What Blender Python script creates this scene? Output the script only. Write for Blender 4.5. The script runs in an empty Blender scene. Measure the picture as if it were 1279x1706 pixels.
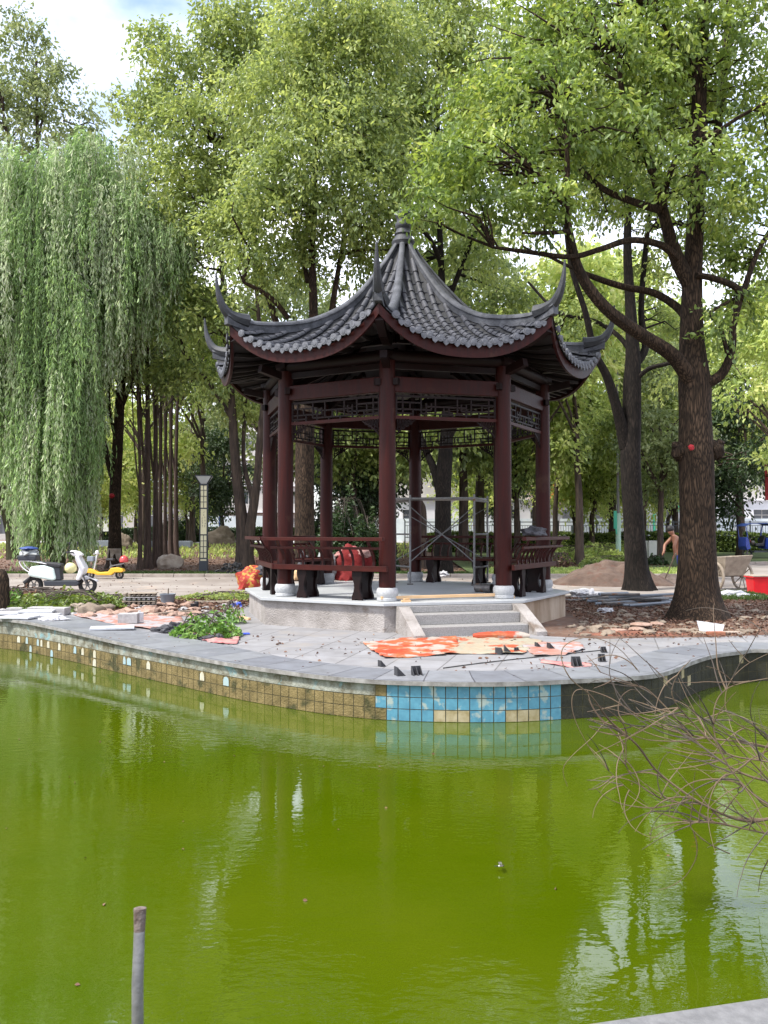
import bpy, bmesh, math, random
import numpy as np
from mathutils import Vector, Matrix, noise
from mathutils.geometry import delaunay_2d_cdt
sc = bpy.context.scene
R = math.radians
# ---------------------------------------------------------------- camera
F = 1400.0; W0, H0 = 1279.0, 1706.0
EYE = 1.51; PITCH = math.atan((885 - 853) / F)
cam = bpy.data.cameras.new('camera'); camo = bpy.data.objects.new('camera', cam)
sc.collection.objects.link(camo)
camo.location = (0, 0, EYE); camo.rotation_euler = (math.pi / 2 + PITCH, 0, 0)
cam.sensor_fit = 'VERTICAL'; cam.sensor_height = 36; cam.lens = 36 * F / H0
cam.clip_start = 0.1; cam.clip_end = 3000
sc.camera = camo
# ---------------------------------------------------------------- light and sky
SUN_EL, SUN_AZ = 56, 242      # azimuth the light comes FROM, degrees clockwise from +Y
wd = bpy.data.worlds.new('World'); sc.world = wd; wd.use_nodes = True
nt = wd.node_tree; nt.nodes.clear()
sky = nt.nodes.new('ShaderNodeTexSky'); sky.sky_type = 'NISHITA'; sky.sun_disc = False
sky.sun_elevation = R(SUN_EL); sky.sun_rotation = R(SUN_AZ); sky.dust_density = 2.0; sky.air_density = 1.0
tc = nt.nodes.new('ShaderNodeTexCoord'); mp = nt.nodes.new('ShaderNodeMapping')
mp.inputs['Scale'].default_value = (1.6, 1.6, 3.0)
nz = nt.nodes.new('ShaderNodeTexNoise'); nz.inputs['Scale'].default_value = 1.3
nz.inputs['Detail'].default_value = 7; nz.inputs['Roughness'].default_value = 0.55
rp = nt.nodes.new('ShaderNodeValToRGB'); rp.color_ramp.elements[0].position = 0.34; rp.color_ramp.elements[1].position = 0.60
mx = nt.nodes.new('ShaderNodeMix'); mx.data_type = 'RGBA'
mx.inputs['B'].default_value = (6.6, 6.7, 7.4, 1)
bg = nt.nodes.new('ShaderNodeBackground'); bg.inputs['Strength'].default_value = 0.15
wo = nt.nodes.new('ShaderNodeOutputWorld')
L = nt.links.new
L(tc.outputs['Generated'], mp.inputs['Vector']); L(mp.outputs['Vector'], nz.inputs['Vector'])
L(nz.outputs['Fac'], rp.inputs['Fac']); L(rp.outputs['Color'], mx.inputs['Factor'])
L(sky.outputs['Color'], mx.inputs['A']); L(mx.outputs['Result'], bg.inputs['Color']); L(bg.outputs['Background'], wo.inputs['Surface'])
sl = bpy.data.lights.new('sun', 'SUN'); sl.energy = 2.8; sl.angle = R(7.0); sl.color = (1.0, 0.95, 0.86)
so = bpy.data.objects.new('sun', sl); sc.collection.objects.link(so)
sd = Vector((math.sin(R(SUN_AZ)) * math.cos(R(SUN_EL)), math.cos(R(SUN_AZ)) * math.cos(R(SUN_EL)), math.sin(R(SUN_EL))))
so.rotation_euler = sd.to_track_quat('Z', 'Y').to_euler()
sc.view_settings.view_transform = 'Standard'; sc.view_settings.look = 'None'
sc.view_settings.exposure = 1.25; sc.view_settings.gamma = 1.0
sc.cycles.max_bounces = 7; sc.cycles.diffuse_bounces = 4; sc.cycles.glossy_bounces = 3
sc.cycles.transmission_bounces = 3; sc.cycles.caustics_reflective = False; sc.cycles.caustics_refractive = False

# ---------------------------------------------------------------- placing helpers
def ss(a, b, x):
    t = min(1, max(0, (x - a) / (b - a))); return t * t * (3 - 2 * t)
def gz(x, y):                                   # ground height
    z = 0.65 * ss(28, 62, y)
    if y < 24: z += 0.08 * ss(2.5, 6.0, -x) * (1 - ss(16, 22, y))
    return z
def ray(px, py):
    u = (px - W0 / 2) / F; v = (H0 / 2 - py) / F
    return Vector((u, math.cos(PITCH) - v * math.sin(PITCH), math.sin(PITCH) + v * math.cos(PITCH)))
def Q(px, py, d):                               # point seen at a pixel, d metres down range
    r = ray(px, py); return Vector((0, 0, EYE)) + r * (d / r.y)
def P(px, py, z=None):                          # ground point seen at a pixel
    r = ray(px, py)
    if z is not None:
        return Vector((0, 0, EYE)) + r * ((z - EYE) / r.z)
    zz = 0.0
    for _ in range(25):
        t = (zz - EYE) / min(r.z, -0.004); p = Vector((0, 0, EYE)) + r * t
        zz = 0.5 * zz + 0.5 * gz(p.x, p.y)
    return Vector((p.x, p.y, gz(p.x, p.y)))

# ---------------------------------------------------------------- object helpers
COL = sc.collection
def tag(o, label=None, cat=None, group=None, kind=None):
    if label: o['label'] = label
    if cat: o['category'] = cat
    if group: o['group'] = group
    if kind: o['kind'] = kind
    return o
def thing(name, label, cat, loc=(0, 0, 0), rz=0.0, group=None):
    o = bpy.data.objects.new(name, None); COL.objects.link(o)
    o.location = loc; o.rotation_euler = (0, 0, rz); o.empty_display_size = 0.2
    return tag(o, label, cat, group)
def kids(o): return [c for c in o.children]
def dup(root, loc, rz=0.0, label=None, scale=1.0, group=None):
    r = root.copy(); COL.objects.link(r); r.location = loc; r.rotation_euler = (0, 0, rz); r.scale = (scale,) * 3
    if label: r['label'] = label
    if group: r['group'] = group
    for ch in list(root.children):
        c = ch.copy(); COL.objects.link(c); c.parent = r
        for g in list(ch.children):
            d = g.copy(); COL.objects.link(d); d.parent = c
    return r
def orth(t):
    t = t.normalized(); a = Vector((0, 0, 1)) if abs(t.z) < 0.9 else Vector((1, 0, 0))
    u = t.cross(a).normalized(); return u, t.cross(u).normalized()
class MB:
    def __init__(s): s.v = []; s.f = []; s.m = []; s.uv = None
    def add(s, vs, fs, mi=0):
        b = len(s.v); s.v += [tuple(v) for v in vs]; s.f += [tuple(i + b for i in f) for f in fs]; s.m += [mi] * len(fs)
    def hexa(s, p, mi=0):                        # 8 points: bottom 4 ccw, top 4 ccw
        s.add(p, [(3, 2, 1, 0), (4, 5, 6, 7), (0, 1, 5, 4), (1, 2, 6, 5), (2, 3, 7, 6), (3, 0, 4, 7)], mi)
    def box(s, c, sz, rz=0.0, mi=0, tilt=None):
        x, y, z = sz[0] / 2, sz[1] / 2, sz[2] / 2
        M = Matrix.Rotation(rz, 3, 'Z')
        if tilt: M = M @ Matrix.Rotation(tilt[0], 3, 'X') @ Matrix.Rotation(tilt[1], 3, 'Y')
        c = Vector(c)
        s.hexa([c + M @ Vector(q) for q in ((-x, -y, -z), (x, -y, -z), (x, y, -z), (-x, y, -z), (-x, -y, z), (x, -y, z), (x, y, z), (-x, y, z))], mi)
    def bar(s, a, b, w, h, up=Vector((0, 0, 1)), mi=0):   # rectangular bar
        a = Vector(a); b = Vector(b); t = (b - a).normalized(); sd_ = t.cross(up)
        if sd_.length < 1e-4: sd_ = t.cross(Vector((0, 1, 0)))
        sd_.normalize(); u = sd_.cross(t).normalized(); x = sd_ * w / 2; z = u * h / 2
        s.hexa([a - x - z, a + x - z, b + x - z, b - x - z, a - x + z, a + x + z, b + x + z, b - x + z], mi)
    def tube(s, pts, rad, n=8, mi=0, caps=True, wob=0.0, sx=1.0):
        pts = [Vector(p) for p in pts]; k = len(pts)
        if not hasattr(rad, '__len__'): rad = [rad] * k
        vs = []; u = None
        for i, p in enumerate(pts):
            t = (pts[min(i + 1, k - 1)] - pts[max(i - 1, 0)])
            if t.length < 1e-7: t = Vector((0, 0, 1))
            t.normalize()
            if u is None: u, w = orth(t)
            else:
                u = (u - t * u.dot(t))
                if u.length < 1e-5: u, _ = orth(t)
                u.normalize(); w = t.cross(u)
            for j in range(n):
                a = 2 * math.pi * j / n
                r = rad[i]
                if wob: r *= 1 + wob * noise.noise(Vector((math.cos(a) * 1.7, math.sin(a) * 1.7, p.z * 0.9 + p.x)))
                vs.append(p + (u * math.cos(a) * sx + w * math.sin(a)) * r)
        fs = []
        for i in range(k - 1):
            for j in range(n):
                a = i * n + j; b = i * n + (j + 1) % n
                fs.append((a, b, b + n, a + n))
        if caps: fs += [tuple(range(n - 1, -1, -1)), tuple(range((k - 1) * n, k * n))]
        s.add(vs, fs, mi)
    def lathe(s, prof, n=24, c=(0, 0, 0), mi=0):         # [(r, z)]
        c = Vector(c); vs = []; fs = []
        for r, z in prof:
            for j in range(n):
                a = 2 * math.pi * j / n; vs.append(c + Vector((r * math.cos(a), r * math.sin(a), z)))
        for i in range(len(prof) - 1):
            for j in range(n):
                a = i * n + j; b = i * n + (j + 1) % n; fs.append((a, b, b + n, a + n))
        fs += [tuple(range(n - 1, -1, -1)), tuple(range((len(prof) - 1) * n, len(prof) * n))]
        s.add(vs, fs, mi)
    def prism(s, poly, z0, z1, mi=0):
        n = len(poly); vs = [(x, y, z0) for x, y in poly] + [(x, y, z1) for x, y in poly]
        s.add(vs, [tuple(range(n - 1, -1, -1)), tuple(range(n, 2 * n))] + [(i, (i + 1) % n, n + (i + 1) % n, n + i) for i in range(n)], mi)
    def plate(s, poly3, th, mi=0):                      # polygon in 3d extruded by vector th
        n = len(poly3); th = Vector(th); vs = [Vector(p) for p in poly3]; vs += [v + th for v in vs]
        s.add(vs, [tuple(range(n - 1, -1, -1)), tuple(range(n, 2 * n))] + [(i, (i + 1) % n, n + (i + 1) % n, n + i) for i in range(n)], mi)
    def blob(s, c, r, seed=0, amp=0.25, fr=1.2, sub=3, flat=None, mi=0):
        bm = bmesh.new(); bmesh.ops.create_icosphere(bm, subdivisions=sub, radius=1)
        c = Vector(c); o = Vector((seed * 7.3, seed * 3.1, seed * 1.7)); vs = []
        for v in bm.verts:
            p = v.co.copy(); k = 1 + amp * noise.fractal(p * fr + o, 1.0, 2.0, 4)
            q = Vector((p.x * r[0], p.y * r[1], p.z * r[2])) * k
            if flat is not None and q.z < flat: q.z = flat
            vs.append(c + q)
        s.add(vs, [tuple(v.index for v in f.verts) for f in bm.faces], mi); bm.free()
    def build(s, name, mats, parent=None, smooth=False, bevel=0.0, loc=None, rz=0.0):
        me = bpy.data.meshes.new(name); me.from_pydata(s.v, [], s.f)
        for m_ in (mats if isinstance(mats, (list, tuple)) else [mats]): me.materials.append(m_)
        me.polygons.foreach_set('material_index', s.m)
        if smooth:
            me.polygons.foreach_set('use_smooth', [True] * len(me.polygons))
            try: me.set_sharp_from_angle(angle=R(42))
            except Exception: pass
        if s.uv:
            ul = me.uv_layers.new(name='UVMap'); fl = []
            for p in me.polygons:
                for vi in p.vertices: fl += s.uv[vi]
            ul.data.foreach_set('uv', fl)
        me.update()
        o = bpy.data.objects.new(name, me); COL.objects.link(o)
        if parent is not None: o.parent = parent
        if loc is not None: o.location = loc
        if rz: o.rotation_euler = (0, 0, rz)
        if bevel:
            b = o.modifiers.new('bevel', 'BEVEL'); b.width = bevel; b.segments = 2; b.limit_method = 'ANGLE'
        return o
def catmull(pts, n=6):
    pts = [Vector(p) for p in pts]; out = []
    for i in range(len(pts) - 1):
        a = pts[max(i - 1, 0)]; b = pts[i]; c = pts[i + 1]; d = pts[min(i + 2, len(pts) - 1)]
        for j in range(n):
            t = j / n
            out.append(0.5 * ((2 * b) + (c - a) * t + (2 * a - 5 * b + 4 * c - d) * t * t + (3 * b - a - 3 * c + d) * t ** 3))
    out.append(pts[-1]); return out
def resamp(vals, n):
    out = []
    for i in range(len(vals) - 1):
        for j in range(n): out.append(vals[i] + (vals[i + 1] - vals[i]) * j / n)
    out.append(vals[-1]); return out

# ---------------------------------------------------------------- materials
def mat(name, c1, c2=None, scale=5.0, rough=0.7, bump=0.0, bscale=30.0, metal=0.0, detail=5.0, stretch=(1, 1, 1), lo=0.35, hi=0.65,
        c3=None, s3=20.0, t3=0.62, spec=0.5, trans=0.0, emit=None, es=0.0, coat=0.0, rvar=0.0):
    m = bpy.data.materials.new(name); m.use_nodes = True; n = m.node_tree; b = n.nodes['Principled BSDF']; K = n.links.new
    b.inputs['Roughness'].default_value = rough; b.inputs['Metallic'].default_value = metal
    b.inputs['Specular IOR Level'].default_value = spec
    if coat: b.inputs['Coat Weight'].default_value = coat; b.inputs['Coat Roughness'].default_value = 0.15
    b.inputs['Base Color'].default_value = (*c1, 1)
    tcn = n.nodes.new('ShaderNodeTexCoord'); mpn = n.nodes.new('ShaderNodeMapping'); mpn.inputs['Scale'].default_value = stretch
    K(tcn.outputs['Object'], mpn.inputs['Vector'])
    col = None
    if c2:
        no = n.nodes.new('ShaderNodeTexNoise'); no.inputs['Scale'].default_value = scale; no.inputs['Detail'].default_value = detail
        no.inputs['Roughness'].default_value = 0.62
        K(mpn.outputs['Vector'], no.inputs['Vector'])
        r = n.nodes.new('ShaderNodeValToRGB'); r.color_ramp.elements[0].position = lo; r.color_ramp.elements[1].position = hi
        r.color_ramp.elements[0].color = (*c1, 1); r.color_ramp.elements[1].color = (*c2, 1)
        K(no.outputs['Fac'], r.inputs['Fac']); col = r.outputs['Color']
        if rvar:
            rr = n.nodes.new('ShaderNodeMapRange'); rr.inputs['To Min'].default_value = rough - rvar; rr.inputs['To Max'].default_value = rough + rvar
            K(no.outputs['Fac'], rr.inputs['Value']); K(rr.outputs['Result'], b.inputs['Roughness'])
    if c3:
        n3 = n.nodes.new('ShaderNodeTexNoise'); n3.inputs['Scale'].default_value = s3; n3.inputs['Detail'].default_value = 6
        K(tcn.outputs['Object'], n3.inputs['Vector'])
        r3 = n.nodes.new('ShaderNodeValToRGB'); r3.color_ramp.elements[0].position = t3; r3.color_ramp.elements[1].position = min(1, t3 + 0.08)
        K(n3.outputs['Fac'], r3.inputs['Fac'])
        m3 = n.nodes.new('ShaderNodeMix'); m3.data_type = 'RGBA'; m3.inputs['B'].default_value = (*c3, 1)
        K(r3.outputs['Color'], m3.inputs['Factor'])
        if col: K(col, m3.inputs['A'])
        else: m3.inputs['A'].default_value = (*c1, 1)
        col = m3.outputs['Result']
    if col: K(col, b.inputs['Base Color'])
    if bump:
        nb = n.nodes.new('ShaderNodeTexNoise'); nb.inputs['Scale'].default_value = bscale; nb.inputs['Detail'].default_value = 6
        K(mpn.outputs['Vector'], nb.inputs['Vector'])
        bu = n.nodes.new('ShaderNodeBump'); bu.inputs['Strength'].default_value = bump; bu.inputs['Distance'].default_value = 0.02
        K(nb.outputs['Fac'], bu.inputs['Height']); K(bu.outputs['Normal'], b.inputs['Normal'])
    if emit: b.inputs['Emission Color'].default_value = (*emit, 1); b.inputs['Emission Strength'].default_value = es
    return m
def bark(name, c1, c2, vs=9.0):
    m = bpy.data.materials.new(name); m.use_nodes = True; n = m.node_tree; b = n.nodes['Principled BSDF']; K = n.links.new
    b.inputs['Roughness'].default_value = 0.9; b.inputs['Specular IOR Level'].default_value = 0.2
    t = n.nodes.new('ShaderNodeTexCoord'); mp = n.nodes.new('ShaderNodeMapping'); mp.inputs['Scale'].default_value = (1, 1, 0.17)
    n1 = n.nodes.new('ShaderNodeTexNoise'); n1.inputs['Scale'].default_value = 4; n1.inputs['Detail'].default_value = 4
    ad = n.nodes.new('ShaderNodeMix'); ad.data_type = 'RGBA'; ad.blend_type = 'LINEAR_LIGHT'; ad.inputs['Factor'].default_value = 0.16
    vo = n.nodes.new('ShaderNodeTexVoronoi'); vo.feature = 'DISTANCE_TO_EDGE'; vo.inputs['Scale'].default_value = vs * 4.2
    K(t.outputs['Object'], mp.inputs['Vector']); K(mp.outputs['Vector'], n1.inputs['Vector'])
    K(mp.outputs['Vector'], ad.inputs['A']); K(n1.outputs['Color'], ad.inputs['B']); K(ad.outputs['Result'], vo.inputs['Vector'])
    r = n.nodes.new('ShaderNodeValToRGB'); r.color_ramp.elements[0].position = 0.0; r.color_ramp.elements[1].position = 0.42
    r.color_ramp.elements[0].color = (*c1, 1); r.color_ramp.elements[1].color = (*c2, 1)
    K(vo.outputs['Distance'], r.inputs['Fac'])
    n2 = n.nodes.new('ShaderNodeTexNoise'); n2.inputs['Scale'].default_value = 1.6; n2.inputs['Detail'].default_value = 8
    K(t.outputs['Object'], n2.inputs['Vector'])
    mm = n.nodes.new('ShaderNodeMix'); mm.data_type = 'RGBA'; mm.blend_type = 'MULTIPLY'; mm.inputs['Factor'].default_value = 0.7
    r2 = n.nodes.new('ShaderNodeValToRGB'); r2.color_ramp.elements[0].color = (.45, .42, .38, 1); r2.color_ramp.elements[0].position = .35; r2.color_ramp.elements[1].position = .65
    K(n2.outputs['Fac'], r2.inputs['Fac']); K(r.outputs['Color'], mm.inputs['A']); K(r2.outputs['Color'], mm.inputs['B']); K(mm.outputs['Result'], b.inputs['Base Color'])
    bu = n.nodes.new('ShaderNodeBump'); bu.inputs['Strength'].default_value = 1.0; bu.inputs['Distance'].default_value = 0.05
    K(r.outputs['Color'], bu.inputs['Height']); K(bu.outputs['Normal'], b.inputs['Normal'])
    return m
def leafmat(name, cols, tr=0.35, rough=0.45):
    m = bpy.data.materials.new(name); m.use_nodes = True; n = m.node_tree; b = n.nodes['Principled BSDF']; K = n.links.new
    b.inputs['Roughness'].default_value = rough; b.inputs['Specular IOR Level'].default_value = 0.5
    a = n.nodes.new('ShaderNodeAttribute'); a.attribute_name = 'rnd'
    r = n.nodes.new('ShaderNodeValToRGB'); e = r.color_ramp.elements
    while len(e) < len(cols): e.new(0.5)
    for i, (p, c) in enumerate(cols): e[i].position = p; e[i].color = (*c, 1)
    K(a.outputs['Fac'], r.inputs['Fac']); K(r.outputs['Color'], b.inputs['Base Color'])
    tl = n.nodes.new('ShaderNodeBsdfTranslucent'); hs = n.nodes.new('ShaderNodeHueSaturation'); hs.inputs['Hue'].default_value = 0.485
    hs.inputs['Saturation'].default_value = 1.1; hs.inputs['Value'].default_value = 1.5
    K(r.outputs['Color'], hs.inputs['Color']); K(hs.outputs['Color'], tl.inputs['Color'])
    mi = n.nodes.new('ShaderNodeMixShader'); mi.inputs['Fac'].default_value = tr
    K(b.outputs['BSDF'], mi.inputs[1]); K(tl.outputs['BSDF'], mi.inputs[2]); K(mi.outputs['Shader'], n.nodes['Material Output'].inputs['Surface'])
    return m
def brickmat(name, c1, c2, cm, w, h, mortar, uv=False, offset=0.0, rough=0.6, nscale=4.0, dirt=None, dt=0.55, rz=0.0, bump=0.3):
    m = bpy.data.materials.new(name); m.use_nodes = True; n = m.node_tree; b = n.nodes['Principled BSDF']; K = n.links.new
    b.inputs['Roughness'].default_value = rough
    t = n.nodes.new('ShaderNodeTexCoord'); mp = n.nodes.new('ShaderNodeMapping'); mp.inputs['Rotation'].default_value = (0, 0, rz)
    K(t.outputs['UV' if uv else 'Object'], mp.inputs['Vector'])
    br = n.nodes.new('ShaderNodeTexBrick'); br.offset = offset; br.inputs['Scale'].default_value = 1
    br.inputs['Brick Width'].default_value = w; br.inputs['Row Height'].default_value = h; br.inputs['Mortar Size'].default_value = mortar
    br.inputs['Mortar Smooth'].default_value = 0.2
    br.inputs['Color1'].default_value = (*c1, 1); br.inputs['Color2'].default_value = (*c2, 1); br.inputs['Mortar'].default_value = (*cm, 1)
    K(mp.outputs['Vector'], br.inputs['Vector'])
    no = n.nodes.new('ShaderNodeTexNoise'); no.inputs['Scale'].default_value = nscale; no.inputs['Detail'].default_value = 8; no.inputs['Roughness'].default_value = .65
    K(t.outputs['Object'], no.inputs['Vector'])
    r = n.nodes.new('ShaderNodeValToRGB'); r.color_ramp.elements[0].position = .3; r.color_ramp.elements[0].color = (.62, .6, .57, 1); r.color_ramp.elements[1].position = .7
    mm = n.nodes.new('ShaderNodeMix'); mm.data_type = 'RGBA'; mm.blend_type = 'MULTIPLY'; mm.inputs['Factor'].default_value = 0.75
    K(no.outputs['Fac'], r.inputs['Fac']); K(br.outputs['Color'], mm.inputs['A']); K(r.outputs['Color'], mm.inputs['B']); out = mm.outputs['Result']
    if dirt:
        nd = n.nodes.new('ShaderNodeTexNoise'); nd.inputs['Scale'].default_value = 1.1; nd.inputs['Detail'].default_value = 9; nd.inputs['Roughness'].default_value = .7
        K(t.outputs['Object'], nd.inputs['Vector']); rd = n.nodes.new('ShaderNodeValToRGB'); rd.color_ramp.elements[0].position = dt; rd.color_ramp.elements[1].position = dt + .15
        K(nd.outputs['Fac'], rd.inputs['Fac']); md = n.nodes.new('ShaderNodeMix'); md.data_type = 'RGBA'; md.inputs['B'].default_value = (*dirt, 1)
        K(rd.outputs['Color'], md.inputs['Factor']); K(out, md.inputs['A']); out = md.outputs['Result']
    K(out, b.inputs['Base Color'])
    bu = n.nodes.new('ShaderNodeBump'); bu.inputs['Strength'].default_value = bump; bu.inputs['Distance'].default_value = 0.01
    K(out, bu.inputs['Height']); K(bu.outputs['Normal'], b.inputs['Normal'])
    return m

M = {}
M['near_stone'] = mat('near_stone', (.11, .11, .112), (.16, .16, .162), 20, .8, .2, 60)
M['soil'] = mat('soil', (.075, .04, .026), (.17, .095, .062), 1.6, .95, .6, 18, c3=(.15, .12, .10), s3=9, t3=.56)
M['soil_far'] = mat('soil_far', (.12, .065, .04), (.25, .15, .10), .7, .95, .5, 6, c3=(.10, .13, .035), s3=.6, t3=.52)
M['paving'] = brickmat('paving', (.24, .24, .252), (.28, .28, .292), (.12, .115, .115), .6, .6, .008, rough=.6, nscale=3, dirt=(.25, .23, .21), dt=.54, rz=R(15), bump=.15)
M['coping'] = brickmat('coping', (.17, .18, .205), (.22, .23, .25), (.06, .06, .07), .5, 2.0, .007, uv=True, rough=.45, nscale=5, dirt=(.28, .28, .30), dt=.58, bump=.15)
M['coping_edge'] = mat('coping_edge', (.14, .13, .12), (.30, .29, .28), 8, .8)
M['path'] = mat('path', (.18, .15, .13), (.29, .26, .235), .5, .85, .2, 40, c3=(.34, .27, .22), s3=1.2, t3=.60)
M['kerb'] = mat('kerb', (.26, .22, .19), (.38, .33, .29), 3, .9, .3, 40)
M['asphalt'] = mat('road', (.52, .50, .47), (.60, .58, .55), .4, .9)
M['grass'] = mat('grass_base', (.045, .075, .02), (.10, .13, .04), 3, .95, .7, 30)
M['plaster'] = mat('tile_olive', (.105, .078, .024), (.20, .15, .058), 7, .75, .5, 50, c3=(.045, .042, .010), s3=4, t3=.54)
M['grout'] = mat('grout', (.045, .04, .02), (.10, .085, .04), 12, .9)
M['tile_blue'] = mat('tile_blue', (.07, .21, .30), (.10, .28, .38), 14, .3, 0, c3=(.30, .36, .34), s3=9, t3=.55)
M['tile_white'] = mat('tile_white', (.50, .50, .44), (.42, .38, .27), 12, .5)
M['tile_pale'] = mat('tile_pale', (.26, .40, .46), (.36, .40, .38), 12, .4)
M['cement_patch'] = mat('cement_patch', (.40, .34, .22), (.26, .21, .10), 10, .9)
M['tile_mossy_shade'] = mat('tile_mossy_shade', (.009, .009, .005), (.028, .026, .012), 6, .7, .3, 60)  # dark moss plus the wall's shade, both painted into the tile colour
M['stain'] = mat('stained_plaster', (.10, .085, .05), (.30, .31, .27), 7, .9, .5, 40, c3=(.18, .30, .32), s3=6, t3=.60)
M['wood'] = mat('red_lacquer_wood', (0.0195, 0.00175, 0.00108), (0.0345, 0.00315, 0.00171), 3, .5, .15, 30, stretch=(6, 6, .6), rvar=.06, spec=.2, c3=(0.045, 0.0154, 0.00882), s3=2.2, t3=.62)
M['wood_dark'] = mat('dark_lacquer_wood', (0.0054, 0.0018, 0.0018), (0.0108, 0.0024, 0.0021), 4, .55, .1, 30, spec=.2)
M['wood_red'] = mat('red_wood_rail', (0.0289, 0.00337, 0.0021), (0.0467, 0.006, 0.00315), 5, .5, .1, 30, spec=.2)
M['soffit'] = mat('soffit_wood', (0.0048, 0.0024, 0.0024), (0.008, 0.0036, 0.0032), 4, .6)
M['rafter'] = mat('rafter_wood', (.10, .08, .075), (.16, .13, .12), 8, .6)
M['stone_white'] = mat('white_stone', (0.304, 0.312, 0.32), (0.4, 0.408, 0.416), 30, .6, .15, 60)
M['granite'] = mat('grey_granite', (.17, .165, .16), (.32, .31, .30), 90, .75, .25, 120, detail=3)
M['render'] = mat('rough_cement', (.22, .20, .185), (.34, .315, .30), 3, .95, .9, 45, c3=(.16, .125, .10), s3=2.0, t3=.60)
M['render_brown'] = mat('brown_cement', (.24, .17, .11), (.42, .34, .26), 3, .95, .9, 35, stretch=(1, 1, .3))
M['slab'] = mat('floor_slab', (.33, .345, .355), (.40, .415, .425), 1.6, .5, .05, 30)
M['tile_roof'] = mat('grey_roof_tile', (0.017, 0.0187, 0.0246), (0.0578, 0.0603, 0.0748), 7, .6, .3, 60, c3=(0.085, 0.0833, 0.0968), s3=11, t3=.60, rvar=.1)
M['roof_gap'] = mat('dark_pan_tile', (0.0098, 0.0105, 0.0126), (0.0245, 0.0259, 0.0294), 9, .75, .3, 50)
M['tile_end'] = mat('tile_end_face', (0.063, 0.0683, 0.0819), (0.137, 0.142, 0.164), 20, .6, .3, 60)
M['ridge'] = mat('ridge_mortar', (.028, .031, .038), (.085, .09, .105), 6, .7, .4, 40)
M['horn'] = mat('horn_tile', (0.0154, 0.0175, 0.0224), (0.035, 0.0378, 0.0448), 9, .6, .3, 40)
M['bark_main'] = bark('bark_camphor', (0.0105, 0.0075, 0.00525), (0.0975, 0.0638, 0.0413), 7)
M['bark_dark'] = bark('bark_dark', (0.0052, 0.00455, 0.0039), (0.0358, 0.0273, 0.0221), 6)
M['bark_far'] = mat('bark_far', (.025, .018, .014), (.08, .055, .042), 2, .95, .6, 12, stretch=(5, 5, .8))
M['bark_red'] = mat('bark_conifer', (0.033, 0.021, 0.017), (0.096, 0.0638, 0.051), 3, .95, .6, 14, stretch=(6, 6, .6))
M['bark_willow'] = mat('bark_willow', (.035, .035, .018), (.12, .11, .055), 2, .95, .8, 12, stretch=(5, 5, .8))
M['whitewash'] = mat('whitewash', (.42, .36, .31), (.22, .17, .13), 5, .95, .4, 20)
M['red_paint'] = mat('red_mark', (.32, .008, .015), rough=.7)
M['steel'] = mat('galvanised_steel', (0.154, 0.154, 0.154), (0.22, 0.22, 0.22), 20, .5, .1, 60, metal=.5, c3=(0.154, 0.077, 0.033), s3=10, t3=.62)
M['steel_dark'] = mat('dark_steel', (.10, .09, .085), (.20, .19, .18), 10, .5, metal=.5, c3=(.20, .09, .04), s3=8, t3=.58)
M['black'] = mat('black_plastic', (.018, .018, .020), (.035, .035, .04), 10, .6)
M['rubber'] = mat('rubber', (.02, .02, .02), rough=.85)
M['white_paint'] = mat('white_paint', (.72, .72, .74), rough=.35, coat=.3)
M['mint'] = mat('mint_plastic', (.62, .74, .70), rough=.35, coat=.3)
M['yellow'] = mat('yellow_plastic', (.75, .42, .03), rough=.4, coat=.2)
M['cream'] = mat('cream_plastic', (.72, .68, .35), rough=.5)
M['helmet_red'] = mat('helmet_red', (.50, .05, .05), rough=.3, coat=.5)
M['blue_metal'] = mat('blue_metal', (.015, .035, .24), (.02, .05, .32), 6, .4, coat=.3)
M['orange'] = mat('orange_paint', (.80, .28, .05), rough=.6)
M['red_plastic'] = mat('red_plastic', (.72, .012, .02), (.60, .01, .02), 4, .4)
M['red_cloth'] = mat('red_cloth', (0.193, 0.0084, 0.0084), (0.139, 0.00504, 0.0063), 6, .85, .6, 14)
M['pink_cloth'] = mat('pink_cloth', (0.348, 0.084, 0.098), (0.372, 0.245, 0.21), 5, .85, .6, 14)
M['gold_cloth'] = mat('red_gold_cloth', (0.3, 0.021, 0.012), (0.36, 0.24, 0.036), 9, .7, .6, 14, lo=.50, hi=.58)
M['grey_bag'] = mat('grey_sheeting', (.22, .24, .24), (.42, .44, .44), 5, .6, .8, 12)
M['white_bag'] = mat('white_sheeting', (.34, .34, .36), (.52, .52, .54), 5, .5, .8, 14)
M['dark_cloth'] = mat('dark_cloth', (.025, .025, .03), (.07, .07, .08), 6, .8, .8, 14)
M['blue_cloth'] = mat('blue_plastic', (.02, .04, .42), (.05, .10, .50), 6, .5, .6, 16)
M['tarp'] = mat('orange_tarp', (0.36, 0.0468, 0.015), (0.374, 0.137, 0.0525), 1.8, .6, .9, 9, c3=(0.331, 0.288, 0.247), s3=4.2, t3=.50, stretch=(1, 2, 1), lo=.42, hi=.60)
M['tarp_cream'] = mat('cream_tarp', (0.331, 0.259, 0.18), (0.288, 0.288, 0.225), 3, .6, .9, 9, c3=(0.36, 0.072, 0.0263), s3=4.5, t3=.54, stretch=(1, 2, 1))
M['tarp_pale'] = mat('pale_orange_tarp', (0.324, 0.108, 0.0675), (0.317, 0.23, 0.203), 3.0, .7, .9, 8, stretch=(1, 3, 1), c3=(0.302, 0.281, 0.285), s3=5, t3=.48)
M['timber'] = mat('timber', (.50, .32, .16), (.62, .42, .24), 5, .75, .2, 30, stretch=(.5, 6, 6))
M['timber_grey'] = mat('weathered_timber', (.22, .18, .14), (.34, .29, .23), 5, .9, .3, 30)
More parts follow.
